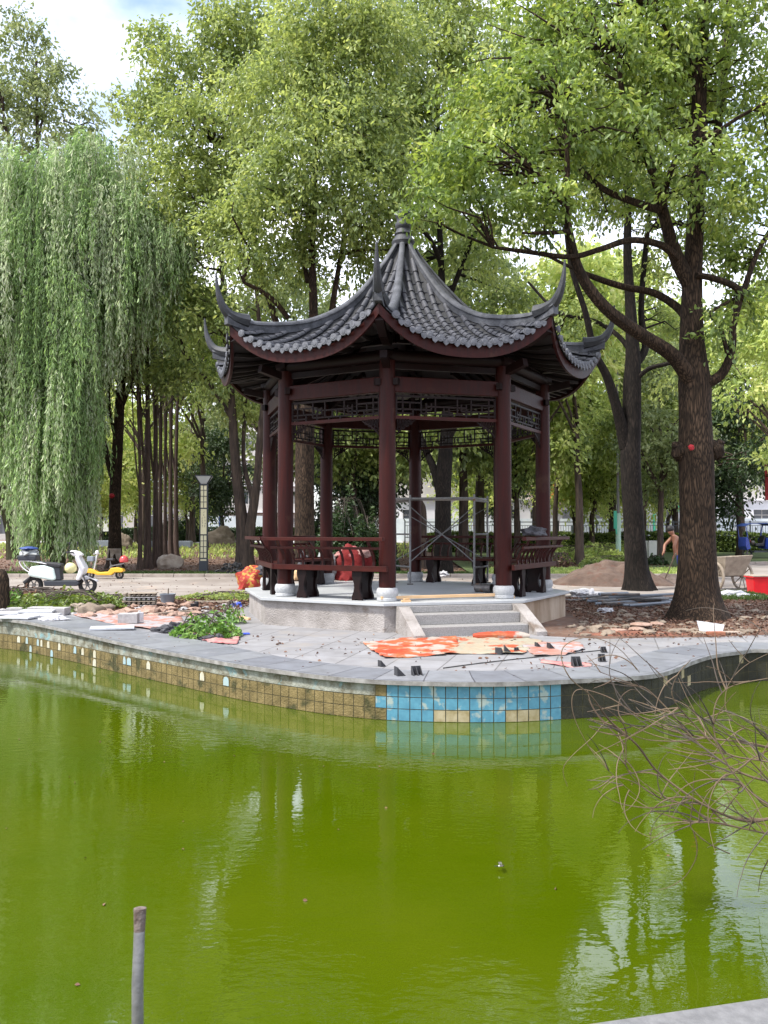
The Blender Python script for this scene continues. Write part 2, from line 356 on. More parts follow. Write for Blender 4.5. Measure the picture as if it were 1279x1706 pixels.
M['brick'] = mat('red_brick', (0.252, 0.084, 0.042), (0.3, 0.132, 0.078), 9, .9, .4, 40)
M['brick_pink'] = mat('pale_brick', (.24, .15, .11), (.36, .25, .20), 9, .9, .4, 40)
M['block'] = mat('stone_block', (.28, .27, .27), (.38, .37, .37), 20, .8, .2, 60)
M['slab_white'] = mat('white_slab', (.46, .47, .49), (.52, .53, .55), 5, .5)
M['rock'] = mat('pale_rock', (.26, .20, .155), (.42, .36, .30), 3, .9, .7, 12)
M['rock_dark'] = mat('brown_rock', (.13, .10, .075), (.26, .21, .16), 3, .9, .7, 12)
M['sand'] = mat('sand_heap', (.07, .045, .034), (.13, .09, .07), 2.5, .95, .9, 14, c3=(.10, .055, .04), s3=4, t3=.55)
M['sand_dark'] = mat('mortar_heap', (.10, .075, .06), (.17, .13, .11), 5, .95, .6, 30)
M['lamp_panel'] = mat('lamp_panel', (.66, .60, .36), (.72, .66, .44), 4, .4)
M['lamp_shade'] = mat('lamp_shade', (.50, .51, .52), (.56, .57, .58), 4, .4)
M['charcoal'] = mat('charcoal_metal', (.030, .035, .045), rough=.5)
M['wall_white'] = mat('white_wall', (.66, .66, .70), (.74, .74, .78), .8, .8)
M['wall_grey'] = mat('grey_wall', (.40, .38, .36), (.48, .46, .44), .8, .8)
M['wall_brick'] = brickmat('brick_wall', (.30, .15, .12), (.36, .19, .15), (.35, .30, .27), .4, .12, .012, rough=.9)
M['glass'] = mat('window_glass', (.05, .06, .075), (.09, .10, .12), 1.0, .12, spec=.8)
M['panel_pale'] = mat('pale_hoarding', (.55, .62, .68), (.64, .70, .74), 2, .5)
M['green_paint'] = mat('green_paint', (.05, .42, .28), rough=.5)
M['fence_metal'] = mat('fence_metal', (.10, .11, .13), rough=.5, metal=.3)
M['sign_blue'] = mat('sign_blue', (.02, .05, .20), rough=.5)
M['sign_grey'] = mat('sign_grey', (.20, .23, .27), rough=.5)
M['box_grey'] = mat('cabinet_grey', (.45, .46, .43), (.52, .52, .48), 3, .6)
M['skin'] = mat('skin', (.22, .095, .055), (.28, .13, .08), 6, .55)
M['shorts'] = mat('blue_shorts', (.02, .04, .22), (.03, .06, .28), 8, .8, .4, 20)
M['hair'] = mat('black_hair', (.012, .010, .010), rough=.6)
M['twig'] = mat('dry_vine', (0.075, 0.0465, 0.0285), (0.165, 0.12, 0.075), 3, .8)
M['twig_dark'] = mat('dark_twig', (.045, .035, .028), (.09, .07, .055), 3, .8)
M['litter'] = leafmat('leaf_litter', [(0, (.06, .03, .02)), (.5, (.13, .065, .04)), (.85, (.20, .12, .075)), (1, (.32, .24, .17))], .05, .8)
G_camphor = [(0, (0.063, 0.11, 0.0341)), (.35, (0.151, 0.231, 0.053)), (.7, (0.278, 0.373, 0.0849)), (1, (0.504, 0.558, 0.17))]
M['leaf_main'] = leafmat('camphor_leaf', G_camphor, .40)
M['leaf_mid'] = leafmat('camphor_leaf_mid', [(0, (0.086, 0.136, 0.0498)), (.4, (0.215, 0.286, 0.0895)), (.8, (0.372, 0.443, 0.14)), (1, (0.544, 0.586, 0.239))], .45)
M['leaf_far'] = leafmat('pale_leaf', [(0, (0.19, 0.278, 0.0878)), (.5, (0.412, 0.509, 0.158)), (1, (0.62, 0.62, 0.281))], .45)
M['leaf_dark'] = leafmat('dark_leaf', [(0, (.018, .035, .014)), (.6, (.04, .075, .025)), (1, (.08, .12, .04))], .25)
M['leaf_grey'] = leafmat('greyish_leaf', [(0, (0.091, 0.13, 0.052)), (.5, (0.195, 0.247, 0.0975)), (1, (0.325, 0.364, 0.169))], .4)
M['leaf_willow'] = leafmat('willow_leaf', [(0, (0.0762, 0.142, 0.0475)), (.4, (0.305, 0.456, 0.174)), (1, (0.62, 0.62, 0.521))], .45, .45)
M['leaf_fresh'] = leafmat('cut_branch_leaf', [(0, (.05, .13, .02)), (.5, (.13, .26, .05)), (1, (.30, .42, .14))], .3)
M['leaf_hedge'] = leafmat('hedge_leaf', [(0, (.05, .08, .02)), (.5, (.12, .18, .035)), (1, (.25, .30, .07))], .3)
M['grass_blade'] = leafmat('grass_blade', [(0, (.045, .085, .02)), (.5, (.09, .15, .035)), (1, (.18, .24, .07))], .3)
# ================================================================ pond outline, ground, paving
SH = [(0, 1033), (100, 1049), (200, 1072), (300, 1092), (400, 1110), (500, 1124), (560, 1131), (640, 1137), (740, 1140), (850, 1140), (960, 1135),
      (1040, 1131), (1090, 1126), (1120, 1117), (1150, 1104), (1185, 1094), (1230, 1088), (1279, 1085)]
shp = [P(*q) for q in SH]
left = [Vector((-13.5, -3, 0)), Vector((-13.6, 4, 0)), Vector((-13.2, 10, 0)), Vector((-11.5, 14.2, 0)), Vector((-9.3, 15.0, 0))]
right = [Vector((6.6, 10.1, 0)), Vector((9.5, 10.0, 0)), Vector((12.5, 8.5, 0)), Vector((14, 5.7, 0))]
near = [Vector((x, 2.575 + .235 * (x - .66), 0)) for x in (9, 5, 3, 2, 1, 0, -1.5, -3, -5, -8)]
shore = catmull(left + shp + right, 10)
WATER = -0.373
def resample(pts, step):
    out = [pts[0].copy()]; acc = 0
    for a, b in zip(pts[:-1], pts[1:]):
        d = (b - a).length; t = step - acc
        while t <= d:
            out.append(a + (b - a) * (t / d)); t += step
        acc = (acc + d) % step
    return out
TS = 0.118
shore = resample([Vector((p.x, p.y, 0)) for p in shore], TS)
nrm = []
for i in range(len(shore)):
    t = shore[min(i + 2, len(shore) - 1)] - shore[max(i - 2, 0)]; t.z = 0; t.normalize(); nrm.append(Vector((-t.y, t.x, 0)))   # towards land
outline = shore[::3] + [Vector((13.5, 5.0, 0))] + near + [Vector((-10, -3, 0))]
ctr = Vector((1.2, 4.2, 0))
rings = [0, .4, .9, 1.6, 2.6, 4, 6, 8, 10, 12.5, 15, 18, 22, 26, 31, 37, 45, 55, 70, 95, 140, 250, 450]
mb = MB(); n = len(outline)
for rr in rings:
    for p in outline:
        d = (p - ctr).normalized(); q = p + d * rr; mb.v.append((q.x, q.y, gz(q.x, q.y)))
for i in range(len(rings) - 1):
    for j in range(n):
        a = i * n + j; b = i * n + (j + 1) % n; mb.f.append((a, a + n, b + n, b)); mb.m.append(0)
tag(mb.build('ground', M['soil'], smooth=True), kind='structure')
def sheet(name, poly, zo, m, step=1.5, kind='structure', label=None, amp=0.0):
    poly = [Vector((p[0], p[1])) for p in poly]
    x0 = min(p.x for p in poly); x1 = max(p.x for p in poly); y0 = min(p.y for p in poly); y1 = max(p.y for p in poly)
    def inside(x, y):
        c = False; k = len(poly)
        for i in range(k):
            a = poly[i]; b = poly[(i + 1) % k]
            if (a.y > y) != (b.y > y) and x < (b.x - a.x) * (y - a.y) / (b.y - a.y) + a.x: c = not c
        return c
    pts = list(poly); x = x0 + step * .37
    while x < x1:
        y = y0 + step * .41
        while y < y1:
            if inside(x, y): pts.append(Vector((x, y)))
            y += step
        x += step
    vv, ee, ff, *_ = delaunay_2d_cdt(pts, [], [list(range(len(poly)))], 1, 1e-5)
    mb = MB(); mb.add([(v.x, v.y, gz(v.x, v.y) + zo + (amp * noise.noise(Vector((v.x * 2.5, v.y * 2.5, 0))) if amp else 0)) for v in vv], [tuple(f) for f in ff])
    return tag(mb.build(name, m, smooth=True), kind=kind, label=label)
def G2(px, py): p = P(px, py); return (p.x, p.y)
land = [(p.x, p.y) for p in shore[::2] if -8.6 < p.x < 9 and p.y > 6]
back = [G2(1500, 1052), G2(1279, 1059), G2(1180, 1063), G2(1080, 1064), G2(1000, 1066), G2(905, 1061)]
pv = [(2.6, 15.3), (-2.2, 15.6), G2(425, 1000), G2(395, 1006), G2(330, 1012), G2(295, 1024), G2(300, 1034), G2(225, 1033), G2(140, 1022), G2(0, 1013), G2(-120, 1011)]
sheet('paving', land + back + pv, .012, M['paving'], .9)
# coping: stone slabs along the shore, a step proud and overhanging the wall
mb = MB(); mb.uv = []
i0 = 0; i1 = len(shore) - 1; s_ = 0
prof = [(-.05, -.012), (-.05, .032), (.62, .032), (.62, .0)]
for i in range(i0, i1 + 1):
    p = shore[i]; nn = nrm[i]; zz = gz(p.x, p.y)
    wdt = .62 + .25 * ss(-1.2, -3.5, p.x)
    for k, (o, h) in enumerate(prof):
        oo = o if o < 0 else wdt
        q = p + nn * oo; mb.v.append((q.x, q.y, gz(q.x, q.y) + h)); mb.uv.append((i * TS, oo * 1.0 if k else -.01))
for i in range(i1 - i0):
    for k in range(3):
        a = i * 4 + k; mb.f.append((a, a + 4, a + 5, a + 1)); mb.m.append(1 if k == 0 else 0)
tag(mb.build('coping', [M['coping'], M['coping_edge']]), kind='structure')
# pond wall: tile by tile, 3 mm proud of the grout
rnd = random.Random(5)
def inpx(p):                                    # photo column of a shore point
    return (p.x / p.y) * F + W0 / 2
base = MB()
for i in range(len(shore)):
    p = shore[i]
    for z in (gz(p.x, p.y) + .0, -.62): base.v.append((p.x, p.y, z))
for i in range(len(shore) - 1):
    base.f.append((2 * i, 2 * i + 1, 2 * i + 3, 2 * i + 2)); base.m.append(0)
wallm = [M['grout'], M['plaster'], M['tile_blue'], M['tile_white'], M['tile_pale'], M['cement_patch'], M['tile_mossy_shade'], M['stain']]
for i in range(len(shore) - 1):
    a = shore[i]; b = shore[i + 1]; t = (b - a).normalized(); nn = (nrm[i] + nrm[i + 1]).normalized() * -1
    if a.y < 5 or a.x < -13: continue
    px = inpx((a + b) / 2); top = gz(a.x, a.y)
    g = .0045
    zt = top - .012; rows = []
    zz = WATER - TS * 2
    while zz < zt - .03:
        rows.append((zz, min(zz + TS, zt))); zz += TS
    for (za, zb) in rows:
        q = rnd.random(); lvl = (za + zb) / 2 - WATER
        dark = px > 940  # right stretch: tiles with moss and painted-in shade
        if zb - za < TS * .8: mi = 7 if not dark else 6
        elif 622 < px < 940:
            lo_edge = 640 if lvl > .2 else 604
            mi = 2 if px > 648 or .1 < lvl < .26 else 1
            if mi == 2 and 0 < lvl < .12 and rnd.random() < .42: mi = 5
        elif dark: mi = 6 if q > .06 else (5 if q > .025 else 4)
        else:
            mi = 1
            if px < 260 and .1 < lvl < .3 and q < .24: mi = 3 if q < .13 else 4
            elif px < 622 and 0 < lvl < .26 and q < .055: mi = 3 if q < .03 else 4
            if lvl > .28: mi = 7
        if za < WATER - .02 and mi in (1, 7): mi = 1
        off = nn * .004
        if mi in (3, 4):
            w = rnd.uniform(.55, .9) * TS; c = a + t * (TS / 2) + off * 2
            pts = []
            k = 9
            for j in range(k):
                an = math.pi * j / (k - 1); rr = 1 + rnd.uniform(-.08, .08)
                pts.append(c + t * (math.cos(an) * w / 2 * rr) + Vector((0, 0, za + TS * .55 + math.sin(an) * TS * .40 * rr)))
            pts += [c - t * w / 2 + Vector((0, 0, za + .01)), c + t * w / 2 + Vector((0, 0, za + .01))]
            base.add(pts, [tuple(range(len(pts)))], mi)
            mi = 1
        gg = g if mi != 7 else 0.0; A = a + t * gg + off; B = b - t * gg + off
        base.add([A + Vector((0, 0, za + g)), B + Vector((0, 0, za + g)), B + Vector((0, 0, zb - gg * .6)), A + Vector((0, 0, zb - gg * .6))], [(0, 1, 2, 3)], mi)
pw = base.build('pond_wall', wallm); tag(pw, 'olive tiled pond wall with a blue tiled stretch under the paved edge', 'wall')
# near bank coping at the camera's feet
mb = MB()
for x0, x1 in zip([-9, -5, -3, -1.6, -.4, .5, 1.42, 2.3, 3.2, 4.4], [-5.004, -3.004, -1.604, -.404, .496, 1.416, 2.296, 3.196, 4.396, 8]):
    f = lambda x: 2.575 + .235 * (x - .66) - .02
    mb.hexa([(x0, f(x0) - .55, -.05), (x1, f(x1) - .55, -.05), (x1, f(x1) + .03, -.05), (x0, f(x0) + .03, -.05),
             (x0, f(x0) - .55, .02), (x1, f(x1) - .55, .02), (x1, f(x1) + .03, .02), (x0, f(x0) + .03, .02)])
tag(mb.build('near_coping', M['near_stone']), kind='structure')
mb = MB(); f = lambda x: 2.575 + .235 * (x - .66)
mb.add([(-9, f(-9), -.03), (9, f(9), -.03), (9, f(9), -.7), (-9, f(-9), -.7)], [(0, 1, 2, 3)])
tag(mb.build('near_pond_wall', M['plaster']), 'near pond wall below the granite coping at the bottom right corner', 'wall')
# water
wm = bpy.data.materials.new('pond_water'); wm.use_nodes = True; n_ = wm.node_tree; b_ = n_.nodes['Principled BSDF']; K_ = n_.links.new
b_.inputs['Base Color'].default_value = (.043, .066, .0002, 1); b_.inputs['Roughness'].default_value = .012; b_.inputs['IOR'].default_value = 1.75
tn = n_.nodes.new('ShaderNodeTexCoord'); w3 = n_.nodes.new('ShaderNodeTexNoise'); w3.inputs['Scale'].default_value = .45; w3.inputs['Detail'].default_value = 5; w3.inputs['Roughness'].default_value = .6
K_(tn.outputs['Object'], w3.inputs['Vector']); r3 = n_.nodes.new('ShaderNodeValToRGB'); r3.color_ramp.elements[0].position = .35; r3.color_ramp.elements[1].position = .68
r3.color_ramp.elements[0].color = (.040, .067, .0002, 1); r3.color_ramp.elements[1].color = (.058, .080, .002, 1); K_(w3.outputs['Fac'], r3.inputs['Fac']); K_(r3.outputs['Color'], b_.inputs['Base Color'])
m1 = n_.nodes.new('ShaderNodeMapping'); m1.inputs['Scale'].default_value = (1, 1.9, 1)
w1 = n_.nodes.new('ShaderNodeTexNoise'); w1.inputs['Scale'].default_value = 9.5; w1.inputs['Detail'].default_value = 3; w1.inputs['Roughness'].default_value = .45
w2 = n_.nodes.new('ShaderNodeTexNoise'); w2.inputs['Scale'].default_value = .5; w2.inputs['Detail'].default_value = 2
K_(tn.outputs['Object'], m1.inputs['Vector']); K_(m1.outputs['Vector'], w1.inputs['Vector']); K_(tn.outputs['Object'], w2.inputs['Vector'])
rw = n_.nodes.new('ShaderNodeMapRange'); rw.inputs['From Min'].default_value = .4; rw.inputs['From Max'].default_value = .65; rw.inputs['To Min'].default_value = .012; rw.inputs['To Max'].default_value = .065
K_(w2.outputs['Fac'], rw.inputs['Value'])
bu_ = n_.nodes.new('ShaderNodeBump'); bu_.inputs['Distance'].default_value = .05; K_(rw.outputs['Result'], bu_.inputs['Strength'])
K_(w1.outputs['Fac'], bu_.inputs['Height']); K_(bu_.outputs['Normal'], b_.inputs['Normal'])
mb = MB(); mb.add([(-16, -4, WATER), (16, -4, WATER), (16, 17, WATER), (-16, 17, WATER)], [(0, 1, 2, 3)])
tag(mb.build('water', wm), kind='structure')
mb = MB(); mb.add([(-20, -6, -.75), (20, -6, -.75), (20, 20, -.75), (-20, 20, -.75)], [(0, 1, 2, 3)])
# ---- paths, roads, kerbs, beds
def band(px_l, px_r, ys_l, ys_r, n=8): pass
sheet('path', [(-60, 20.3), (-25, 19.8), (-12, 19.3), (-7, 18.9), (-3, 19.3), (2, 19.6), (5.2, 19.2), (7.8, 20.2), (11, 20.8), (16, 19.8), (24, 19), (40, 19), (40, 39), (24, 37.5), (17, 36.0), (12.5, 35.2),
                (10.9, 30.0), (10.2, 27.4), (-60, 27.4)], .012, M['path'], 3)
def kerb(pts, h=.12, w=.14, name='kerb'):
    mb = MB()
    for a, b in zip(pts[:-1], pts[1:]):
        k = max(1, int((Vector(b) - Vector(a)).length / 1.0))
        for i in range(k):
            p = Vector(a).lerp(Vector(b), i / k); q = Vector(a).lerp(Vector(b), (i + .985) / k)
            zp, zq = gz(p.x, p.y), gz(q.x, q.y)
            mb.bar((p.x, p.y, zp + h / 2), (q.x, q.y, zq + h / 2), w, h)
    return tag(mb.build(name, M['kerb'], bevel=.01), kind='structure')
kerb([(-60, 27.5), (10.2, 27.5), (10.8, 29), (11.6, 32.5), (12.4, 35.3), (17, 36.2), (24, 37.7), (40, 39.2)])
sheet('grass_strip', [(-60, 27.6), (3, 27.6), (3, 30.4), (-8, 30.7), (-60, 30.2)], .015, M['grass'], 3)
sheet('planting_bed', [(3, 27.65), (10.1, 27.65), (10.7, 29), (11.5, 32.5), (12.3, 35.4), (17, 36.4), (24, 37.9), (40, 39.4), (40, 46), (3, 46)], .02, M['grass'], 3)
sheet('road', [(-120, 62), (-30, 60), (0, 58), (1.5, 60), (1.5, 72), (-120, 74)], .02, M['asphalt'], 6)
sheet('street', [(1.6, 47), (60, 47), (90, 50), (90, 66), (1.6, 66)], .02, M['asphalt'], 5)
# ================================================================ pavilion
PC = Vector((.355, 15.3, 0)); TB = R(-7); E8 = math.pi / 4
pav = thing('pavilion', 'octagonal pavilion with dark red columns and upturned grey tiled roof on a raised stone floor', 'pavilion', PC)
FZ = .45; RC = 2.5
def dirv(th): return Vector((math.sin(th), -math.cos(th), 0))
def tanv(th): return Vector((math.cos(th), math.sin(th), 0))
cor = [TB + E8 * k for k in range(8)]           # B=0, C=1, D=2, H=3, E=4, F=5, G=6, A=7
mid = [TB + E8 * (k + .5) for k in range(8)]
# platform
mb = MB(); mb.prism([(dirv(t) * 2.88)[:2] for t in cor], -.05, FZ - .045)
pb = mb.build('platform', M['render'], pav)
mb = MB()
for k in (1, 2):
    a, b = cor[k] + .0, cor[k + 1]
    A = dirv(a) * 2.886; B = dirv(b) * 2.886
    if k == 1: mb.add([A + (B - A) * .03, B, B + Vector((0, 0, FZ - .05)), A + (B - A) * .03 + Vector((0, 0, FZ - .05))], [(0, 1, 2, 3)])
pbb = mb.build('stained_face', M['render_brown'], pb); pbb['label'] = 'brown stained side of the platform'
mb = MB(); mb.prism([(dirv(t) * 2.96)[:2] for t in cor], FZ - .045, FZ)
mb.build('floor_slab', M['slab'], pav, bevel=.006)
# steps on face B-C
tm = mid[0]; nv = dirv(tm); tv = tanv(tm); ap = 2.96 * math.cos(math.pi / 8)
SW = 1.66; sx = .07
for i in range(3):
    mb = MB(); z1 = .15 * (3 - i) - (.002 if i == 0 else 0)
    r0 = ap - .3; r1 = ap + .02 + i * .29
    c = nv * ((r0 + r1) / 2) + tv * sx
    mb.box((c.x, c.y, z1 - .075 - (.0 if i else .023)), (SW, r1 - r0, .15 + (.0 if i else -.046)), tm)
    if i == 0:
        mb = MB(); c = nv * (ap + .005) + tv * sx; mb.box((c.x, c.y, .375 - .024), (SW, .05, .098), tm); c = nv * (ap - .02) + tv * sx
    mb.build('step', M['granite'], pav, bevel=.008)
for sgn in (-1, 1):
    mb = MB(); off = sx + sgn * (SW / 2 + .09)
    for w in (0,):
        a = nv * (ap - .06) + tv * (off - .085); b = nv * (ap + .12) + tv * (off - .085); c_ = nv * (ap + .86) + tv * (off - .085)
        Z = lambda v, z: v + Vector((0, 0, z))
        mb.plate([Z(a, .0), Z(c_, .0), Z(c_, .07), Z(b, .40), Z(a, .402)], tv * .17)
    o = mb.build('step_cheek', M['render'], pav, bevel=.006)
# columns
COLT = 4.12
def beam_between(mb, k, r, z, w, h, ext=0.0, mi=0, z2=None):
    A = dirv(cor[k]) * r; B = dirv(cor[(k + 1) % 8]) * r; t = (B - A).normalized()
    A = A - t * ext; B = B + t * ext
    mb.bar((A.x, A.y, z), (B.x, B.y, z), w, h, mi=mi)
for k in range(8):
    p = dirv(cor[k]) * RC
    mb = MB(); mb.lathe([(.128, FZ + .19), (.13, FZ + 1.0), (.128, FZ + 2.5), (.122, COLT)], 28, p)
    c = mb.build('column', M['wood'], pav, smooth=True)
    mb = MB(); mb.lathe([(.150, FZ + .001), (.162, FZ + .01), (.162, FZ + .045), (.150, FZ + .055), (.152, FZ + .06), (.168, FZ + .10), (.170, FZ + .14), (.160, FZ + .18), (.146, FZ + .2), (.12, FZ + .205)], 28, p)
    mb.build('column_base', M['stone_white'], c, smooth=True)
    # bracket block ends poking out of the column
    mb = MB()
    for tt in (cor[k] + R(67.5 + 45), cor[k] - R(67.5 + 45)):
        pass
    for s in (-1, 1):
        kk = k if s > 0 else (k - 1) % 8
        td = tanv(mid[kk]) * s
        q = p - td * .20
        mb.bar((q - td * .0) + Vector((0, 0, 3.79)), (q + td * .09) + Vector((0, 0, 3.79)), .075, .10)
    q = p + dirv(cor[k]) * .16; mb.bar(p + Vector((0, 0, 4.02)), p + dirv(cor[k]) * .48 + Vector((0, 0, 4.13)), .11, .12)
    mb.lathe([(.10, COLT), (.17, COLT + .06), (.17, COLT + .13)], 4, p)
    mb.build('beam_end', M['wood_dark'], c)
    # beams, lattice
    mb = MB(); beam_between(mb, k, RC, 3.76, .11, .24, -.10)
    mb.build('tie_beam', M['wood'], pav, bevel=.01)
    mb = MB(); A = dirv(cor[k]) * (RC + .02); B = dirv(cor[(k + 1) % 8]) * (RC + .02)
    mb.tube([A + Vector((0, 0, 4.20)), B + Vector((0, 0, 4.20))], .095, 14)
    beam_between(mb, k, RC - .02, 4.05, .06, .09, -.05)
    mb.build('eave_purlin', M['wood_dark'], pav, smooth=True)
    # lattice panel
    A = dirv(cor[k]) * RC; B = dirv(cor[(k + 1) % 8]) * RC; t = (B - A).normalized(); Lh = (B - A).length / 2 - .13; C0 = (A + B) / 2
    z0, z1 = 3.27, 3.60
    def LP(u, v): q = C0 + t * (u * Lh); return Vector((q.x, q.y, z0 + v * (z1 - z0)))
    mb = MB(); bw = .022
    def lb(u0, v0, u1, v1, w=bw): mb.bar(LP(u0, v0), LP(u1, v1), w, w, up=Vector((0, 0, 1)) if abs(v1 - v0) < 1e-6 else t)
    lb(-1, .97, 1, .97, .03); lb(-.985, 0, -.985, 1, .03); lb(.985, 0, .985, 1, .03)
    for s in (-1, 1):
        for (a, b, c, d) in ((.98, .68, .50, .68), (.98, .36, .30, .36), (.86, .0, .86, .97), (.50, .18, .50, .97), (.66, .0, .66, .36), (.40, .0, .40, .68), (.50, .18, .0, .18), (.40, .52, .0, .52), (.22, .52, .22, .97), (.13, .0, .13, .18), (.22, .18, .22, .52), (.72, .36, .72, .68), (.30, .36, .30, .68), (.98, .16, .66, .16)):
            lb(a * s, b, c * s, d)
    for s in (-1, 1): lb(.05 * s, .18, .05 * s, .52)
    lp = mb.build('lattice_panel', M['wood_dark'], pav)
    mb = MB(); mb.bar(LP(-1.02, -.03), LP(1.02, -.03), .05, .05); mb.build('lattice_rail', M['wood_red'], lp)
    for s in (-1, 1):                            # carved corner brackets: open scroll work
        mb = MB()
        for j in range(5):
            u = .97 - j * .055; mb.tube([LP(s * u, -.10), LP(s * (u - .02), -.20 - (.5 - j * .1)), LP(s * (u - .05), -.14)], .012, 5)
        for q in range(4):
            cx, cv, rr = .93 - q * .075, -.26 - (3 - q) * .10, .036 - q * .004
            pts = [LP(s * cx, cv) + t * (math.cos(a_) * rr) + Vector((0, 0, math.sin(a_) * rr)) for a_ in [i * math.pi / 4 for i in range(9)]]
            mb.tube(pts, .010, 5, caps=False)
        mb.tube([LP(s * .985, -.85), LP(s * .93, -.66), LP(s * .80, -.40), LP(s * .62, -.14)], .014, 5)
        mb.build('carved_bracket', M['wood_dark'], lp)
# benches with leaning balustrade
def bench(k):
    A = dirv(cor[k]) * RC; B = dirv(cor[(k + 1) % 8]) * RC; t = (B - A).normalized(); n = dirv(mid[k]); Lh = (B - A).length / 2; C0 = (A + B) / 2
    def X(u, o, z): q = C0 + t * u + n * o; return Vector((q.x, q.y, FZ + z))
    mb = MB(); u = Lh - .10
    mb.plate([X(-u, -.20, .465), X(u, -.20, .465), X(u + .0, .17, .465), X(-u, .17, .465)], (0, 0, .05))
    bs = mb.build('bench', M['wood_red'], pav, bevel=.006)
    mb = MB()
    ue = Lh + .16
    mb.bar(X(-ue + .05, .20, .49), X(ue - .05, .20, .49), .05, .085)
    mb.bar(X(-ue, .40, .94), X(ue, .40, .94), .075, .055)
    mb.bar(X(-ue + .12, .335, .80), X(ue - .12, .335, .80), .035, .04)
    mb.build('bench_rail', M['wood_red'], bs, bevel=.005)
    nb = 9; first = None
    for i in range(nb + 1):
        uu = -Lh + .12 + (2 * Lh - .24) * i / nb
        w = .045 if i in (0, nb) else .030
        mb = MB(); pts = [X(uu, .20, .50), X(uu, .19, .60), X(uu, .225, .70), X(uu, .30, .79), X(uu, .345, .84), X(uu, .385, .925)]
        if i not in (0, nb): pts = pts[:4] + [X(uu, .325, .80)]
        for a, b in zip(pts[:-1], pts[1:]): mb.bar(a, b + (b - a) * .08, w, .026, up=t.cross(b - a))
        mb.build('baluster', M['wood'], bs)
    for s in (-1, 1):
        mb = MB(); uu = s * Lh * .54
        half = [(.15, .465), (.15, .40), (.105, .30), (.085, .22), (.10, .13), (.145, .06), (.15, .0), (.06, .0), (.05, .025)]
        poly = [X(uu - .035, x - .02, z) for x, z in half] + [X(uu - .035, -x - .02, z) for x, z in reversed(half)]
        mb.plate(poly, t * .07)
        # apron across the bench front, so the leg also reads from the front
        mb2 = [(.085, .465), (.085, .36), (.055, .27), (.045, .20), (.058, .13), (.088, .06), (.088, 0), (.03, 0), (.025, .02)]
        poly = [X(uu + x, .125, z) for x, z in mb2] + [X(uu - x, .125, z) for x, z in reversed(mb2)]
        mb.plate(poly, n * .05)
        poly = [X(uu + x, -.205, z) for x, z in mb2] + [X(uu - x, -.205, z) for x, z in reversed(mb2)]
        mb.plate(poly, n * .05)
        mb.build('bench_leg', M['wood_dark'], bs)
for k in (7, 6, 5, 1, 2, 3): bench(k)
# ---- roof
TW = math.tan(math.pi / 8); C8 = math.cos(math.pi / 8); S8 = math.sin(math.pi / 8); RO = 3.50
def lerp_t(tab, x):
    if x <= tab[0][0]: return tab[0][1]
    for (a, b), (c, d) in zip(tab[:-1], tab[1:]):
        if x <= c:
            t = (x - a) / (c - a); return b + (d - b) * t
    return tab[-1][1]
def smooth_tab(tab):
    pts = catmull([Vector((a, b, 0)) for a, b in tab], 8); return [(p.x, p.y) for p in pts]
ZR = smooth_tab([(.05, 6.95), (.12, 6.80), (.4, 6.35), (.82, 5.82), (1.15, 5.47), (1.52, 5.20), (2.0, 4.96), (2.45, 4.83), (2.9, 4.75), (3.2, 4.74), (3.55, 4.81)])
ZM = smooth_tab([(.05, 6.90), (.12, 6.74), (.4, 6.25), (.82, 5.68), (1.15, 5.33), (1.52, 5.02), (2.0, 4.73), (2.45, 4.53), (2.9, 4.39), (3.2, 4.32), (3.55, 4.25)])
def SZ(rho, s):
    s = abs(min(1, max(-1, s))); zr = lerp_t(ZR, rho); zm = lerp_t(ZM, rho)
    return zm + (zr - zm) * (.35 * s * s + .65 * s ** 3.0 if rho > 0 else 0)
def RP(k, rho, s, dz=0.0):
    n = dirv(mid[k]); t = tanv(mid[k]); q = n * (rho * C8) + t * (s * rho * S8)
    # eave corners sweep outwards slightly
    q = q * (1 + .02 * (abs(s) ** 4) * ss(2.4, 3.5, rho))
    return Vector((q.x, q.y, SZ(rho, s) + dz))
roof = pav
def grid(mb, k, r0, r1, nr, nsd, dz0, mi=0, flip=False, dzf=None):
    b = len(mb.v)
    for i in range(nr + 1):
        rho = r0 + (r1 - r0) * i / nr
        for j in range(nsd + 1):
            s = -1 + 2 * j / nsd; mb.v.append(tuple(RP(k, rho, s, dz0 if dzf is None else dzf(rho))))
    for i in range(nr):
        for j in range(nsd):
            a = b + i * (nsd + 1) + j; f = (a, a + 1, a + nsd + 2, a + nsd + 1)
            mb.f.append(f[::-1] if flip else f); mb.m.append(mi)
